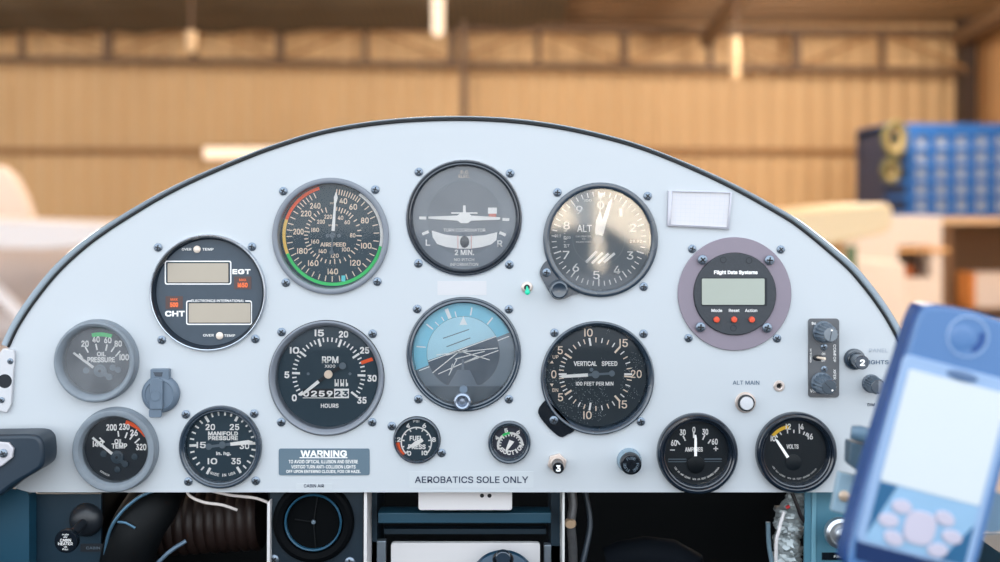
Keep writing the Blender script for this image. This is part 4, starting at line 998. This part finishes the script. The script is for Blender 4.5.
q = lp3(786, 508, -24); MB().tube([q, (q[0] + 3.5, q[1] + 2, q[2])], 1.8, mat('red_lead', (190, 50, 50), .4), n=10).build('red_connector', g)
tag(MB().tube(catmull([lp3(768, 522, -40), lp3(769, 545, -40), lp3(773, 575, -40), lp3(776, 640, -40)], 6) + [lp3(776, 1420, -40)], 2.4, mat('tube_pale', (110, 134, 148), .3), n=12).build('breather_tube'), 'thin pale upright tube left of the foil wrapped loom', 'tube').location = (0, 0, CZ)
g = root('right_side_panel', 'pale teal upright panel with a vertical crease, lower right', 'panel')
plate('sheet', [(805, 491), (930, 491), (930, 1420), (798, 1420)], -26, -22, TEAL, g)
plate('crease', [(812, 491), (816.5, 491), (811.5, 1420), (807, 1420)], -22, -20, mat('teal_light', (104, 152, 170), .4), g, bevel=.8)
g = root('pull_knob', 'shiny silver pull knob on the teal panel beside the handheld unit', 'knob')
q = lp(838, 531, -10)
MB().lathe([(8, -22), (8, -12), (15, -8), (16, -4), (15, 0), (12, 2.4), (10.6, 2.4), (10, 1.4), (7.4, 1.6), (6.6, 4), (4, 5.4), (.01, 5.8)], mat('satin_chrome', (196, 200, 206), .3, metal=.9), q[0], q[1], n=56).build('knob_head', g)
g = root('engraved_label', 'small black strip lettered PARK below the silver pull knob', 'label')
q = lp(838, 556.5, -20); MB().box(q[0] - 16, q[0] + 22, q[1] - 3.6, q[1] + 3.6, -22, -20.4, BLACK).build('strip', g); MB().text('PARK BRAKE', q[0] + 9, q[1], 2.6, WHITE, w=26, h=-20.2, bold=.02).build('lettering', g)

# black grip handle at the left
g = root('grip_handle', 'dark blunt handle poking in from the left edge', 'handle')
hk = 46
k_ = (D - hk * S) / D
prof = catmull([(-70, 436), (-20, 431), (20, 430), (44, 430), (52, 434), (55, 442), (55, 459), (48, 467), (26, 480), (4, 496), (-30, 512), (-70, 524)], 5)
mb = MB(); mb.poly([((x - VX) * k_, -(y - VY) * k_) for x, y in [(x_ - 12, y_ + 5) for x_, y_ in prof]], 12, hk, mat('handle_black', (30, 46, 60), .42, var=.15)); mb.build('grip', g, bevel=3.5)
mb = MB(); k_ = (D - 50 * S) / D; mb.poly([((x - VX) * k_, -(y - VY) * k_) for x, y in [(-30, 440), (8, 443), (13, 449), (12, 458), (2, 466), (-30, 480)]], hk, 49, mat('handle_plate', (206, 204, 210), .35, metal=.4)); mb.build('silver_plate', g, bevel=.8)
q = lp(3, 453.5, 50); screw(g, q[0], q[1], h=49, r=4.2)

# ================================================================ HANDHELD UNIT (nearer than the panel)
YG = -0.285
ga = math.radians(14.5)
gc = (941.6, 441.0)      # photo point of the unit's centre
ug = S * (D + YG) / D
GPS = thing('handheld_navigator', 'blue handheld navigation unit with white screen and pale oval buttons', 'navigation unit', loc=at(gc[0], gc[1], YG))
GPS.rotation_euler = (0, ga, 0)
def gp(x, y):
    dx, dz = x - gc[0], -(y - gc[1])
    # undo the clockwise roll
    return (dx * math.cos(ga) - dz * math.sin(ga), dx * math.sin(ga) + dz * math.cos(ga))
BLUE = mat('navigator_blue', (78, 118, 168), .3, var=.04, coat=.3)
BLUED = mat('navigator_blue_dark', (26, 70, 134), .35, var=.05)
BLUEL = mat('navigator_bezel', (144, 170, 204), .3, var=.03, coat=.3)
W2, T, B_ = 66, gp(950, 310)[1], gp(905, 590)[1]
body = catmull([(-W2 + 21, T), (0, T + 5), (W2 - 12, T), (W2 - 2, T - 12), (W2, T - 60), (W2 - 1, 0), (W2 - 2, B_ + 30), (W2 - 14, B_ + 4), (0, B_ - 3), (-W2 + 14, B_ + 4), (-W2 + 2, B_ + 30), (-W2 + 4, 0), (-W2 + 8, T - 60), (-W2 + 11, T - 12)], 5, True)
MB(ug).poly(body, -34, -4, BLUED).build('back_shell', GPS, bevel=5)
MB(ug).poly([(x * .985, z * .99) for x, z in body], -4, 4, BLUE).build('front_shell', GPS, bevel=3)
fr = rrect(-60, 57, gp(905, 590)[1] + 36, gp(905, 368)[1] + 14, 7)
MB(ug).poly(fr, 3, 5.5, BLUEL).build('face_bezel', GPS, bevel=1.6)
sc_ = [gp(905, 368), gp(1004, 392), gp(978, 505), gp(880, 479)]
xs = [q[0] for q in sc_]; zs = [q[1] for q in sc_]
XL, XR = (xs[0] + xs[3]) / 2, (xs[1] + xs[2]) / 2; ZT, ZB = (zs[0] + zs[1]) / 2, (zs[2] + zs[3]) / 2; ZE = gp(905, 590)[1] + 40
lowf = rrect(XL, XR, ZE, ZB - 1, 4)
MB(ug).poly(lowf, 5, 6, mat('keypad_blue', (140, 176, 206), .35)).build('keypad_plate', GPS)
MB(ug).poly([(XL, ZB - 1), (XL + 18, ZB - 1), (XL, ZB - 55)], 6, 6.6, mat('keypad_teal', (36, 92, 132), .4)).build('keypad_corner', GPS)
MB(ug).poly([(XR, ZB - 20), (XR, ZE), (XR - 24, ZE)], 6, 6.6, MATS['keypad_teal']).build('keypad_corner', GPS)
MB(ug).poly(rrect(XL, XR, ZB, ZT, 3), 5.4, 6.6, mat('screen_white', (206, 212, 215), .22, var=.02, scale=12)).build('screen', GPS)
MB(ug).poly([(-W2 + 6, ZE - 4), (W2 - 6, ZE - 4), (W2 - 10, ZE - 22), (-W2 + 10, ZE - 22)], 3.5, 5.0, mat('navigator_navy', (18, 44, 88), .35)).build('bottom_lip', GPS, bevel=1)
KEY = mat('key_lilac', (190, 184, 200), .4)
def key(x, y, rx, rz, rot, name='key', ex=2.0):
    c = gp(x, y); pts = []
    for i in range(36):
        t = 2 * PI * i / 36; ct, st = math.cos(t), math.sin(t)
        ux = math.copysign(abs(ct) ** (2 / ex), ct) * rx; uz = math.copysign(abs(st) ** (2 / ex), st) * rz
        a_ = math.radians(rot); pts.append((c[0] + ux * math.cos(a_) - uz * math.sin(a_), c[1] + ux * math.sin(a_) + uz * math.cos(a_)))
    MB(ug).poly(pts, 6, 8, KEY).build(name, GPS, bevel=1.0)
key(917, 526, 15.8, 16.8, 0, 'rocker_key', 2.8)
for x, y, r in ((899.3, 504.6, 2), (886, 518, 2), (891, 536, -14), (942, 516.5, -14), (949, 535, -2), (934.7, 548, 10)): key(x, y, 10.4, 7.0, r)
ec = gp(966, 336)
b = MB(ug); b.lathe([(21, 3.5), (21, 4.8), (19.6, 5.0), (19.4, 4.2)], BLUEL, *ec, n=48); b.build('emblem_ring', GPS)
b = MB(ug); b.lathe([(14, 3.5), (12, 4.2), (7, 4.5), (.01, 4.6)], BLUE, *gp(960, 337), n=40); b.arc(*gp(966, 336), 60, 150, 11, 17, 4.4, BLUED); b.build('emblem', GPS)
b = MB(ug); b.lathe([(1, 5.5), (16, 5.6), (15, 7.2), (8, 8), (.01, 8.2)], mat('speaker_grille', (84, 110, 146), .4), *gp(960, 375), n=40, sz=.32); b.build('maker_badge', GPS)

# mount behind the unit
g = thing('navigator_mount', 'blue-grey clamp and bracket holding the handheld unit at its left side', 'mount', loc=at(862, 450, -0.18))
um = S * (D - 0.18) / D
mp = lambda x, y: (x - 866, -(y - 450))
MM = mat('mount_grey', (100, 128, 150), .35); 
MB(um).tube([(*mp(855, 432), 0), (*mp(862, 433), 2), (*mp(876, 437), 2), (*mp(900, 442), 0)], [6.5, 8.2, 8.4, 8], MM, n=20).build('clamp_lever', g)
MB(um).poly([mp(*q) for q in [(853, 441), (900, 450), (900, 500), (868, 476), (852, 464)]], -14, 4, mat('mount_dark', (70, 92, 108), .45)).build('clamp_block', g, bevel=2)
MB(um).poly([mp(*q) for q in [(846, 474), (900, 486), (892, 526), (838, 514)]], -18, -8, mat('mount_pale', (150, 178, 196), .4)).build('bracket_plate', g, bevel=2)
MB(um).lathe([(5.5, -8), (5.2, -5.6), (3, -4.4), (.01, -4.2)], mat('brass', (226, 200, 176), .35, metal=.5), *mp(850.5, 498), n=28).build('bracket_screw', g)
MB(um).tube([(*mp(900, 470), 0), (*mp(960, 480), -20), (*mp(1030, 520), -100), (*mp(1080, 575), -240)], 9, MM, n=16).build('support_arm', g)
MB(um).tube([(*mp(905, 470), 0), (*mp(915, 470), 60), (*mp(925, 468), 157)], [14, 14, 18], MM, n=20).build('cradle_stem', g)

# ================================================================ COCKPIT TUB (structure round the viewer)
def quadbox(name, x0, x1, y0, y1, z0, z1, m, kind='structure'):
    mb = MB(1.0); mb.box(x0, x1, z0, z1, -y1, -y0, m); o = mb.build(name); tag(o, kind=kind); return o
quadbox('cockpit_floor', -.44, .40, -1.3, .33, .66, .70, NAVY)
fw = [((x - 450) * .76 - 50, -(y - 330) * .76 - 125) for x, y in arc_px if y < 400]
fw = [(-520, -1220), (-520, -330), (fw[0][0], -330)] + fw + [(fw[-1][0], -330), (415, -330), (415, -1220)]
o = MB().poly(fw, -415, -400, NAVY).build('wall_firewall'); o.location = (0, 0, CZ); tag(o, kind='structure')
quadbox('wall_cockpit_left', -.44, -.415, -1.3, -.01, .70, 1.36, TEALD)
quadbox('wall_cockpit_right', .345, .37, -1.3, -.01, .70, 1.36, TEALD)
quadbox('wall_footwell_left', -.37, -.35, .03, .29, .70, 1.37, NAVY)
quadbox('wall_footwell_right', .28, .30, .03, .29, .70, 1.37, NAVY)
quadbox('wall_bounce_block', -.42, .40, -1.33, -1.30, .70, 1.32, NAVY)  # unseen wall added to block light bouncing off the ground behind

# ================================================================ HANGAR
WALLM = bpy.data.materials.new('corrugated_sheet_warm'); WALLM.use_nodes = True
nt = WALLM.node_tree; N = nt.nodes; L = nt.links; bs = N['Principled BSDF']; bs.inputs['Roughness'].default_value = .6
tc = N.new('ShaderNodeTexCoord'); sp = N.new('ShaderNodeSeparateXYZ'); L.new(tc.outputs['Object'], sp.inputs[0])
no = N.new('ShaderNodeTexNoise'); no.inputs['Scale'].default_value = .7; L.new(tc.outputs['Object'], no.inputs['Vector'])
mx = N.new('ShaderNodeMix'); mx.data_type = 'RGBA'
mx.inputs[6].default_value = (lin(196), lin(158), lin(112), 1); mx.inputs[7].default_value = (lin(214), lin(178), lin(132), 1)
L.new(no.outputs['Fac'], mx.inputs[0]); L.new(mx.outputs[2], bs.inputs['Base Color'])
def corrugated(name, x0, x1, z0, z1, y, m, pitch=.33, amp=.045):
    vs, fs = [], []; x = x0
    prof = [(0, 0), (.42, 0), (.55, 1), (.82, 1), (.95, 0)]
    xs = []
    while x < x1:
        for f, d in prof: xs.append((x + f * pitch, d * amp))
        x += pitch
    mb = MB(1.0)
    for xx, d in xs: vs += [(xx, z0, d), (xx, z1, d)]
    for i in range(len(xs) - 1): fs.append((2 * i, 2 * i + 2, 2 * i + 3, 2 * i + 1))
    mb.add(vs, fs, m); o = mb.build(name); o.location = (0, y, 0); return o
YW = 18.0
kW = S * (D + YW) / D
zz = lambda py, y=YW: at(500, py, y).z
xx_ = lambda px, y=YW: at(px, 200, y).x
tag(corrugated('wall_back', -22, xx_(977), 0, 5.6, YW, WALLM), kind='structure')
STEEL = mat('brown_steel', (92, 66, 42), .6, var=.1, scale=2)
STEEL2 = mat('girt_brown', (150, 108, 62), .6, var=.1, scale=2)
DARKB = mat('corner_brown', (98, 70, 44), .6, var=.1, scale=2)
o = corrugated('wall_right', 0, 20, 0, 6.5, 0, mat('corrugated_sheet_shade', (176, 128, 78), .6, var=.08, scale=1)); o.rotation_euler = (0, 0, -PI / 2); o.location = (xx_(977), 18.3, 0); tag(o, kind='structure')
def beam(name, x0, y0, z0, x1, y1, z1, w, m, parent=None, kind='structure'):
    a_ = Vector((x0, y0, z0)); b_ = Vector((x1, y1, z1)); d = b_ - a_; l = d.length
    mb = MB(1.0); mb.box(-w / 2, w / 2, 0, l, -w / 2, w / 2, m); o = mb.build(name, parent)
    o.rotation_mode = 'QUATERNION'; o.rotation_quaternion = d.to_track_quat('Z', 'Y'); o.location = a_
    if parent is None: tag(o, kind=kind)
    return o
beam('trim_girt', -20, YW - .1, zz(151), xx_(965), YW - .1, zz(152), .12, STEEL2)
# wall truss
tr = bpy.data.objects.new('roof_truss', None); COL.objects.link(tr); tag(tr, kind='structure')
yt = 17.2
def bz(px, py): q = at(px, py, yt); return q.x, q.y, q.z
beam('bottom_chord', *bz(-300, 55), *bz(968, 71), .10, STEEL, tr)
beam('top_chord', *bz(-300, 20), *bz(968, 33), .12, STEEL, tr)
k_ = 0
for i, px in enumerate(range(-150, 960, 86)):
    yb = 56 + (px) * .015; ytp = 22 + px * .0115
    beam('web_post', *bz(px, yb), *bz(px, ytp), .13 if i % 2 else .09, STEEL, tr)
    beam('web_brace', *bz(px, yb if i % 2 else ytp), *bz(px + 86, ytp if i % 2 else yb), .045, STEEL2, tr)
beam('column_centre', *at(464, 330, 16.8), *at(464, -60, 16.8), .11, STEEL)
beam('column_corner', *at(966, 330, 17.4), *at(966, -40, 17.4), .26, mat('column_brown', (58, 42, 32), .6))
beam('rafter', *at(705, 42, 17.0), at(705, 42, 17.0).x, 8.0, at(705, 42, 17.0).z + .9, .18, STEEL)
beam('rafter', *at(958, 40, 17.0), at(958, 40, 17.0).x, 8.0, at(958, 40, 17.0).z + .9, .22, STEEL)
# roof: corrugated with purlins
ROOFM = mat('roof_sheet_warm', (236, 196, 146), .6, var=.08, scale=1)
zr = zz(22); 
mb = MB(1.0); mb.add([(-22, 0, 0), (12, 0, 0), (12, 0, 1), (-22, 0, 1)], [(0, 1, 2, 3)], ROOFM)
mb = MB(1.0)
mb.add([(-22, zr, -YW), (12, zr, -YW), (12, zr + 1.4, 1.5), (-22, zr + 1.4, 1.5)], [(0, 1, 2, 3)], ROOFM); tag(mb.build('ceiling_sheet'), kind='structure')
sl = 1.4 / (YW + 1.5)
for i in range(40):
    y = YW - .35 - i * .42
    beam('roof_purlin', -22, y, zr + (YW - y) * sl - .06, 11, y, zr + (YW - y) * sl - .06, .09, mat('purlin_brown', (112, 82, 50), .6, var=.1, scale=2))
# dark netting under the left half of the roof
NET = bpy.data.materials.new('shade_net'); NET.use_nodes = True; nt = NET.node_tree; N = nt.nodes; L = nt.links; bs = N['Principled BSDF']
wv = N.new('ShaderNodeTexWave'); wv.inputs['Scale'].default_value = 3; wv.inputs['Distortion'].default_value = 2; tc = N.new('ShaderNodeTexCoord'); L.new(tc.outputs['Object'], wv.inputs['Vector'])
rp = N.new('ShaderNodeMix'); rp.data_type = 'RGBA'; rp.inputs[6].default_value = (lin(62), lin(52), lin(36), 1); rp.inputs[7].default_value = (lin(92), lin(72), lin(46), 1)
L.new(wv.outputs['Fac'], rp.inputs[0]); L.new(rp.outputs[2], bs.inputs['Base Color']); bs.inputs['Roughness'].default_value = .9
mb = MB(1.0); nx, ny = 60, 8; vs = []; fs = []
xa, xb = -20, xx_(560)
for j in range(ny + 1):
    for i in range(nx + 1):
        y = 17.0 - j * .48; x = xa + (xb - xa) * i / nx
        vs.append((x, zr + (YW - y) * sl - .33 - .07 * math.sin(i * .9) ** 2 - .05 * math.cos(j * 1.7) + .25 * max(0, (i / nx - .75)) * 2, -y))
for j in range(ny):
    for i in range(nx): q = j * (nx + 1) + i; fs.append((q, q + 1, q + nx + 2, q + nx + 1))
mb.add(vs, fs, NET, True)
tag(mb.build('hanging_shade_net'), 'dark olive netting slung under the left half of the hangar roof', 'netting')
tag((lambda mb: (mb.add([(-60, 0, -30), (60, 0, -30), (60, 0, 3.0), (-60, 0, 3.0)], [(0, 1, 2, 3)], mat('concrete', (196, 188, 180), .8, var=.06, scale=.6)), mb.build('floor'))[1])(MB(1.0)), kind='structure')

o = MB(1.0).add([(-60, 0, 3.0), (60, 0, 3.0), (60, 0, 60), (-60, 0, 60)], [(0, 1, 2, 3)], mat('asphalt', (66, 70, 78), .9, var=.1, scale=.6)).build('ground'); tag(o, kind='structure')
# hanging lamps
LAMP = mat('lamp_shell', (250, 230, 204), .5, emit=.5)
LAMPD = mat('lamp_shell_unlit', (224, 192, 150), .5)
def hang(px, py0, py1, y, w, label, em=LAMP):
    t = at(px, py0, y); bq = at(px, py1, y); g = thing('hanging_lamp', label, 'lamp', loc=t)
    hgt = t.z - bq.z; k = w * S * (D + y) / D; roof = zr + (YW - y) * sl
    MB(1.0).lathe([(k * .3, -.0), (k, .02), (k, .06), (k * .9, hgt - .04), (k * .5, hgt), (.001, hgt)], em, n=24, tf=Matrix.Rotation(PI / 2, 4, 'X')).build('lamp_tube', g, fix=True)
    MB(1.0).tube([(0, 0, 0), (0, roof - t.z, 0)], .02, STEEL, n=8).build('cord', g)
hang(438, -4, 36, 12, 6.5, 'bright pale tube lamp hanging at the top, left of the centre column')
hang(191, 30, 52, 12.6, 5.5, 'dim pale tube lamp hanging in the truss at the upper left', LAMPD)
hang(735, 36, 80, 14, 4.5, 'pale slim lamp hanging from the roof at the upper right', LAMPD)
g = thing('wall_tube_light', 'pale horizontal tube light on the back wall girt, above the arch', 'light', loc=at(250, 153, 17.6))
k_ = S * (D + 17.6) / D
MB(1.0).tube([(-45 * k_, 0, 0), (60 * k_, 0, 0)], 6.5 * k_, LAMP, n=20).build('tube', g)
MB(1.0).box(-40 * k_, 55 * k_, 5 * k_, 8 * k_, -.12, 0, STEEL2).build('batten', g)

# ---- blue caged container on a rack, right
yb = 14.0
kb = S * (D + yb) / D
BLU = mat('cage_blue', (16, 84, 152), .5, var=.06, scale=3); BLUP = mat('tank_pale', (186, 196, 210), .6, var=.08, scale=3); BLUN = mat('cage_navy', (34, 48, 78), .6)
g = thing('caged_tank', 'blue caged tank with pale squares, standing on the rack at right', 'tank', loc=at(885, 216, yb))
MB(1.0).box(6 * kb, 150 * kb, .02, 90 * kb, -1.15, -.05, BLUP).build('tank_body', g)
MB(1.0).box(0, 22 * kb, .0, 90 * kb, -1.2, -.03, BLUN).build('side_sheet', g)
b = MB(1.0)
for i in range(9):
    x = (22 + i * 20) * kb; b.box(x, x + 8 * kb, 0, 92 * kb, -.03, .03, BLU)
for j in range(6):
    z = j * 16.0 * kb; b.box(0, 175 * kb, z, z + 5 * kb, -.03, .025, BLU)
b.box(0, 175 * kb, 84 * kb, 92 * kb, -1.2, .035, BLU)
b.build('cage', g)
g = thing('storage_rack', 'brown steel rack with beige top beam carrying the blue caged tank', 'rack', loc=at(885, 216, yb))
zt = at(885, 216, yb).z
RB = mat('rack_beige', (206, 176, 140), .6); RBD = mat('rack_brown', (110, 82, 58), .6)
MB(1.0).box(-8 * kb, 190 * kb, -8 * kb, -.01, -1.2, .05, RB).build('shelf_beam', g)
for x in (-2, 60, 184):
    for yy in (-1.15, -.02): MB(1.0).box(x * kb, (x + 7) * kb, -zt + .0, -8 * kb, yy - .05, yy + .03, RBD).build('rack_post', g)
MB(1.0).box(60 * kb, 190 * kb, -98 * kb, -94 * kb, -1.15, 0, RBD).build('lower_shelf', g)
MB(1.0).box(62 * kb, 190 * kb, -zt, -8 * kb, -1.2, -1.17, mat('rack_back', (120, 92, 66), .7)).build('back_sheet', g)
g = thing('cardboard_box', 'white box with an orange side, on the rack at the right edge', 'box', loc=(at(885, 0, yb).x + 100 * kb, yb + .3, at(0, 216, yb).z - 94 * kb + .004))
b = MB(1.0); b.box(0, .5, 0, 36 * kb, -.4, 0, mat('box_white', (236, 226, 218), .6)); b.build('box_body', g); MB(1.0).box(-.09, 0, 0, 36 * kb, -.4, 0, mat('box_orange', (220, 140, 70), .6)).build('orange_side', g)
# coiled hoses hanging on the cage side
for (px, py, r, lab) in ((893, 139, 12, 'yellow-green coiled hose hanging beside the blue tank, upper one'), (889, 171, 8, 'yellow-green coiled hose beside the blue tank, lower one')):
    b = MB(1.0)
    for rr, off in ((1.0, 0), (.8, .05), (1.12, .09), (.6, .03)):
        b.tube([(r * rr * kb * .8 * math.cos(t_ * PI / 12), r * rr * kb * 1.2 * math.sin(t_ * PI / 12), off) for t_ in range(24)], 2.2 * kb, mat('hose_olive', (92, 88, 48), .5) if rr != .8 else mat('hose_cream', (170, 146, 104), .5), n=8, closed=True)
    o = b.build('hanging_hose_coil'); tag(o, lab, 'hose', kind=None); o.location = at(px, py, yb - .12)
# white cupboard with things on its open shelf
yc = 12.0; kc = S * (D + yc) / D
g = thing('white_cupboard', 'tall white cupboard under the blue tank, one open shelf', 'cupboard', loc=at(858, 216, yc))
zc = at(858, 216, yc).z; WC = mat('cupboard_white', (238, 228, 218), .6, var=.03, scale=2)
MB(1.0).box(0, 84 * kc, -30 * kc, 0, -.5, 0, WC).build('upper_body', g); MB(1.0).box(0, 40 * kc, -62 * kc, -30 * kc, -.5, 0, WC).build('side_body', g)
MB(1.0).box(74 * kc, 84 * kc, -62 * kc, -30 * kc, -.5, 0, WC).build('side_post', g)
MB(1.0).box(40 * kc, 74 * kc, -62 * kc, -30 * kc, -.5, -.45, mat('cupboard_inside', (120, 96, 80), .7)).build('shelf_back', g)
MB(1.0).box(0, 84 * kc, -zc, -62 * kc, -.5, 0, WC).build('lower_body', g)
MB(1.0).box(40 * kc, 90 * kc, -36 * kc, -32 * kc, -.1, .06, mat('shelf_orange', (238, 184, 120), .6)).build('orange_trim', g)
for i, (px, c_, lab) in enumerate(((898, (70, 40, 26), 'dark brown small can on the white cupboard shelf'), (908, (190, 104, 50), 'orange small can on the white cupboard shelf'), (917, (90, 60, 44), 'brown small can beside the orange one on the shelf'))):
    q = at(px, 277, yc + .2); o = MB(1.0).lathe([(.02, 0), (.05, 0), (.05, .12), (.04, .14), (.001, .14)], mat('can_%d' % i, c_, .5), n=20, tf=Matrix.Rotation(-PI / 2, 4, 'X'))
    o = o.build('paint_can', fix=True); tag(o, lab, 'can'); o.location = (q.x, q.y, at(858, 278, yc).z + .002)
    o.rotation_euler = (PI, 0, 0) if False else (0, 0, 0)
tag(beam('green_post', *at(851, 360, 9), *at(851, 246, 9), .08, mat('post_green', (70, 108, 84), .6), None, None) if False else beam('green_post', *at(851, 360, 10.2), *at(851, 246, 10.2), .085, mat('post_green', (96, 124, 98), .6)), 'narrow green post under the cream wing', 'post', kind='thing')

# ---- parked aircraft
def loft(rings, m, parent, name, n=28):
    vs, fs = [], []
    for (x, y, z, ry, rz, ax) in rings:
        for k in range(n):
            t = 2 * PI * k / n
            if ax == 'x': vs.append((x, z + rz * math.sin(t), -(y + ry * math.cos(t))))
            else: vs.append((x + ry * math.cos(t), z + rz * math.sin(t), -y))
    for i in range(len(rings) - 1):
        for k in range(n): fs.append((i * n + k, i * n + (k + 1) % n, (i + 1) * n + (k + 1) % n, (i + 1) * n + k))
    fs += [tuple(range(n)), tuple(range((len(rings) - 1) * n, len(rings) * n))]
    return MB(1.0).add(vs, fs, m, True).build(name, parent, fix=True)
YA = 7.0
AW = mat('aircraft_white', (244, 240, 242), .35, var=.02, scale=2); AG = mat('aircraft_grey', (206, 196, 194), .4, var=.04, scale=2); AC = mat('fin_cream', (236, 216, 200), .4, var=.02)
g = thing('parked_airplane', 'blurred white airplane with cream tail fin, parked at the left', 'airplane', loc=(0, 0, 0))
def ap(px, py, y=YA): q = at(px, py, y); return q.x, q.z
xz = ap
# wing across
def slab(name, pts, y0, y1, m, parent, bevel=.02):
    mb = MB(1.0); mb.poly([xz(px, py, y0) for px, py in pts], -y1, -y0, m); return mb.build(name, parent, bevel=bevel)
slab('wing', [(-160, 216), (60, 222), (120, 226), (150, 232), (148, 240), (100, 247), (40, 250), (-160, 246)], 7.0, 8.2, AW, g, bevel=.07)
slab('tail_fin', [(-60, 160), (2, 166), (14, 176), (24, 196), (34, 222), (-60, 226)], 8.8, 8.95, AC, g, bevel=.04)
loft([(ap(-260, 300)[0], 9.2, ap(0, 285)[1], .5, .42, 'x'), (ap(-60, 300)[0], 9.2, ap(0, 285)[1], .48, .40, 'x'), (ap(20, 300)[0], 9.2, ap(0, 284)[1], .34, .3, 'x'), (ap(52, 290)[0], 9.2, ap(0, 276)[1], .2, .18, 'x'), (ap(58, 286)[0], 9.2, ap(0, 275)[1], .03, .03, 'x')], AG, g, 'fuselage')
MB(1.0).tube([(*ap(-30, 262, 7.4), -7.4), (*ap(36, 330, 7.4), -7.4)], .055, AW, n=12).build('wing_strut', g)
loft([(ap(-30, 380)[0], 7.5, .3, .05, .2, 'x'), (ap(0, 380)[0], 7.5, .3, .1, .3, 'x'), (ap(40, 380)[0], 7.5, .3, .05, .2, 'x')], AG, g, 'wheel_fairing')
MB(1.0).tube([(*ap(-40, 330, 8), -8), (*ap(70, 322, 8), -8)], .16, AG, n=16).build('lower_cowl', g)
g = thing('parked_airplane', 'blurred airplane with a cream-yellow wing, behind the panel at right', 'airplane', loc=(0, 0, 0))
AY = mat('wing_cream', (255, 236, 196), .4, var=.02, scale=2)
slab('wing', [(640, 214), (720, 216), (800, 211), (860, 205), (888, 203), (893, 208), (892, 226), (886, 233), (850, 240), (800, 252), (700, 262), (640, 262)], 8.0, 9.4, AY, g, bevel=.05)
slab('fuselage_side', [(560, 255), (700, 258), (830, 262), (872, 300), (880, 360), (560, 420)], 9.0, 9.9, mat('fuselage_offwhite', (240, 232, 226), .4), g, bevel=.2)
slab('white_door', [(852, 258), (905, 262), (912, 330), (912, 420), (852, 420)], 10.6, 10.9, WC, g, bevel=.04)

# ================================================================ ADDED BEHIND THE VIEWER: unseen pale and dark shapes that make the altimeter glare
GLARE_M = mat('glare_cream', (244, 230, 210), .8, var=.05, scale=1)
rx = lambda px: (px - 500) * S * (D + 26) / D
rz = lambda py: CZ - (py - 205) * S * (D + 26) / D
for pts, mm, yy in (([(594, 271), (594, 186), (620, 168), (657, 190), (657, 271)], GLARE_M, -26), ([(548, 271), (548, 188), (566, 192), (580, 228), (580, 271)], GLARE_M, -26),
                    ([(540, 272), (540, 229), (583, 226), (590, 272)], mat('glare_mask', (46, 52, 58), .8), -24.5), ([(603, 272), (597, 222), (627, 243), (650, 252), (664, 256), (664, 272)], MATS['glare_mask'], -24.5)):
    o = MB(1.0).poly([(rx(x), max(0, rz(y))) for x, y in pts], 0, .5, mm).build('glare_shape', fix=True); o.location = (0, yy, 0); tag(o, kind='structure')

# ================================================================ LIGHT
w = bpy.data.worlds.new('world'); scn.world = w; w.use_nodes = True
nt = w.node_tree; N = nt.nodes; L = nt.links; bg = N['Background']
tc = N.new('ShaderNodeTexCoord'); sp = N.new('ShaderNodeSeparateXYZ'); L.new(tc.outputs['Generated'], sp.inputs[0])
cr = N.new('ShaderNodeValToRGB'); L.new(sp.outputs['Z'], cr.inputs[0])
cr.color_ramp.elements[0].position = 0.0; cr.color_ramp.elements[0].color = (.93, .96, .98, 1)
cr.color_ramp.elements[1].position = .6; cr.color_ramp.elements[1].color = (.78, .89, 1.0, 1)
L.new(cr.outputs[0], bg.inputs['Color']); bg.inputs['Strength'].default_value = 2.0
def light(name, kind, loc, energy, color, size=1.0, rot=(0, 0, 0), size_y=None):
    ld = bpy.data.lights.new(name, kind); ld.energy = energy; ld.color = color
    if kind == 'AREA':
        ld.size = size
        if size_y: ld.shape = 'RECTANGLE'; ld.size_y = size_y
    if kind == 'SUN': ld.angle = math.radians(size)
    if kind == 'POINT': ld.shadow_soft_size = size
    o = bpy.data.objects.new(name, ld); COL.objects.link(o); o.location = loc; o.rotation_euler = rot; return o
sun = light('sun', 'SUN', (0, 0, 20), 27.0, (1, .94, .86), 0.6)
sun.rotation_euler = Vector((-.15, -1.0, -1.25)).to_track_quat('-Z', 'Y').to_euler()
for i, (x, y) in enumerate(((-8, 13), (-1, 13), (5, 13), (-4, 8), (5, 8))):  # fill lights added without fixtures to brighten the hangar
    light('hangar_fill_%d' % i, 'POINT', (x, y, 4.0), (140, 220, 380, 130, 260)[i], (1, .91, .79), .5)

# ================================================================ CAMERA
cam = bpy.data.cameras.new('camera'); co = bpy.data.objects.new('camera', cam); COL.objects.link(co); scn.camera = co
co.location = (0, -D, CZ); co.rotation_euler = (PI / 2, 0, 0)
cam.sensor_width = 36; cam.lens = D / (1000 * S) * 36
cam.shift_x = 0.0; cam.shift_y = -(281 - VY) / 1000
cam.clip_start = .02; cam.clip_end = 300
cam.dof.use_dof = True; cam.dof.focus_distance = D; cam.dof.aperture_fstop = 4.1
scn.view_settings.view_transform = 'Standard'; scn.view_settings.look = 'None'; scn.view_settings.gamma = 1; scn.view_settings.use_curve_mapping = False
scn.view_settings.exposure = 0.5
scn.cycles.max_bounces = 8; scn.cycles.transparent_max_bounces = 12; scn.cycles.sample_clamp_indirect = 6
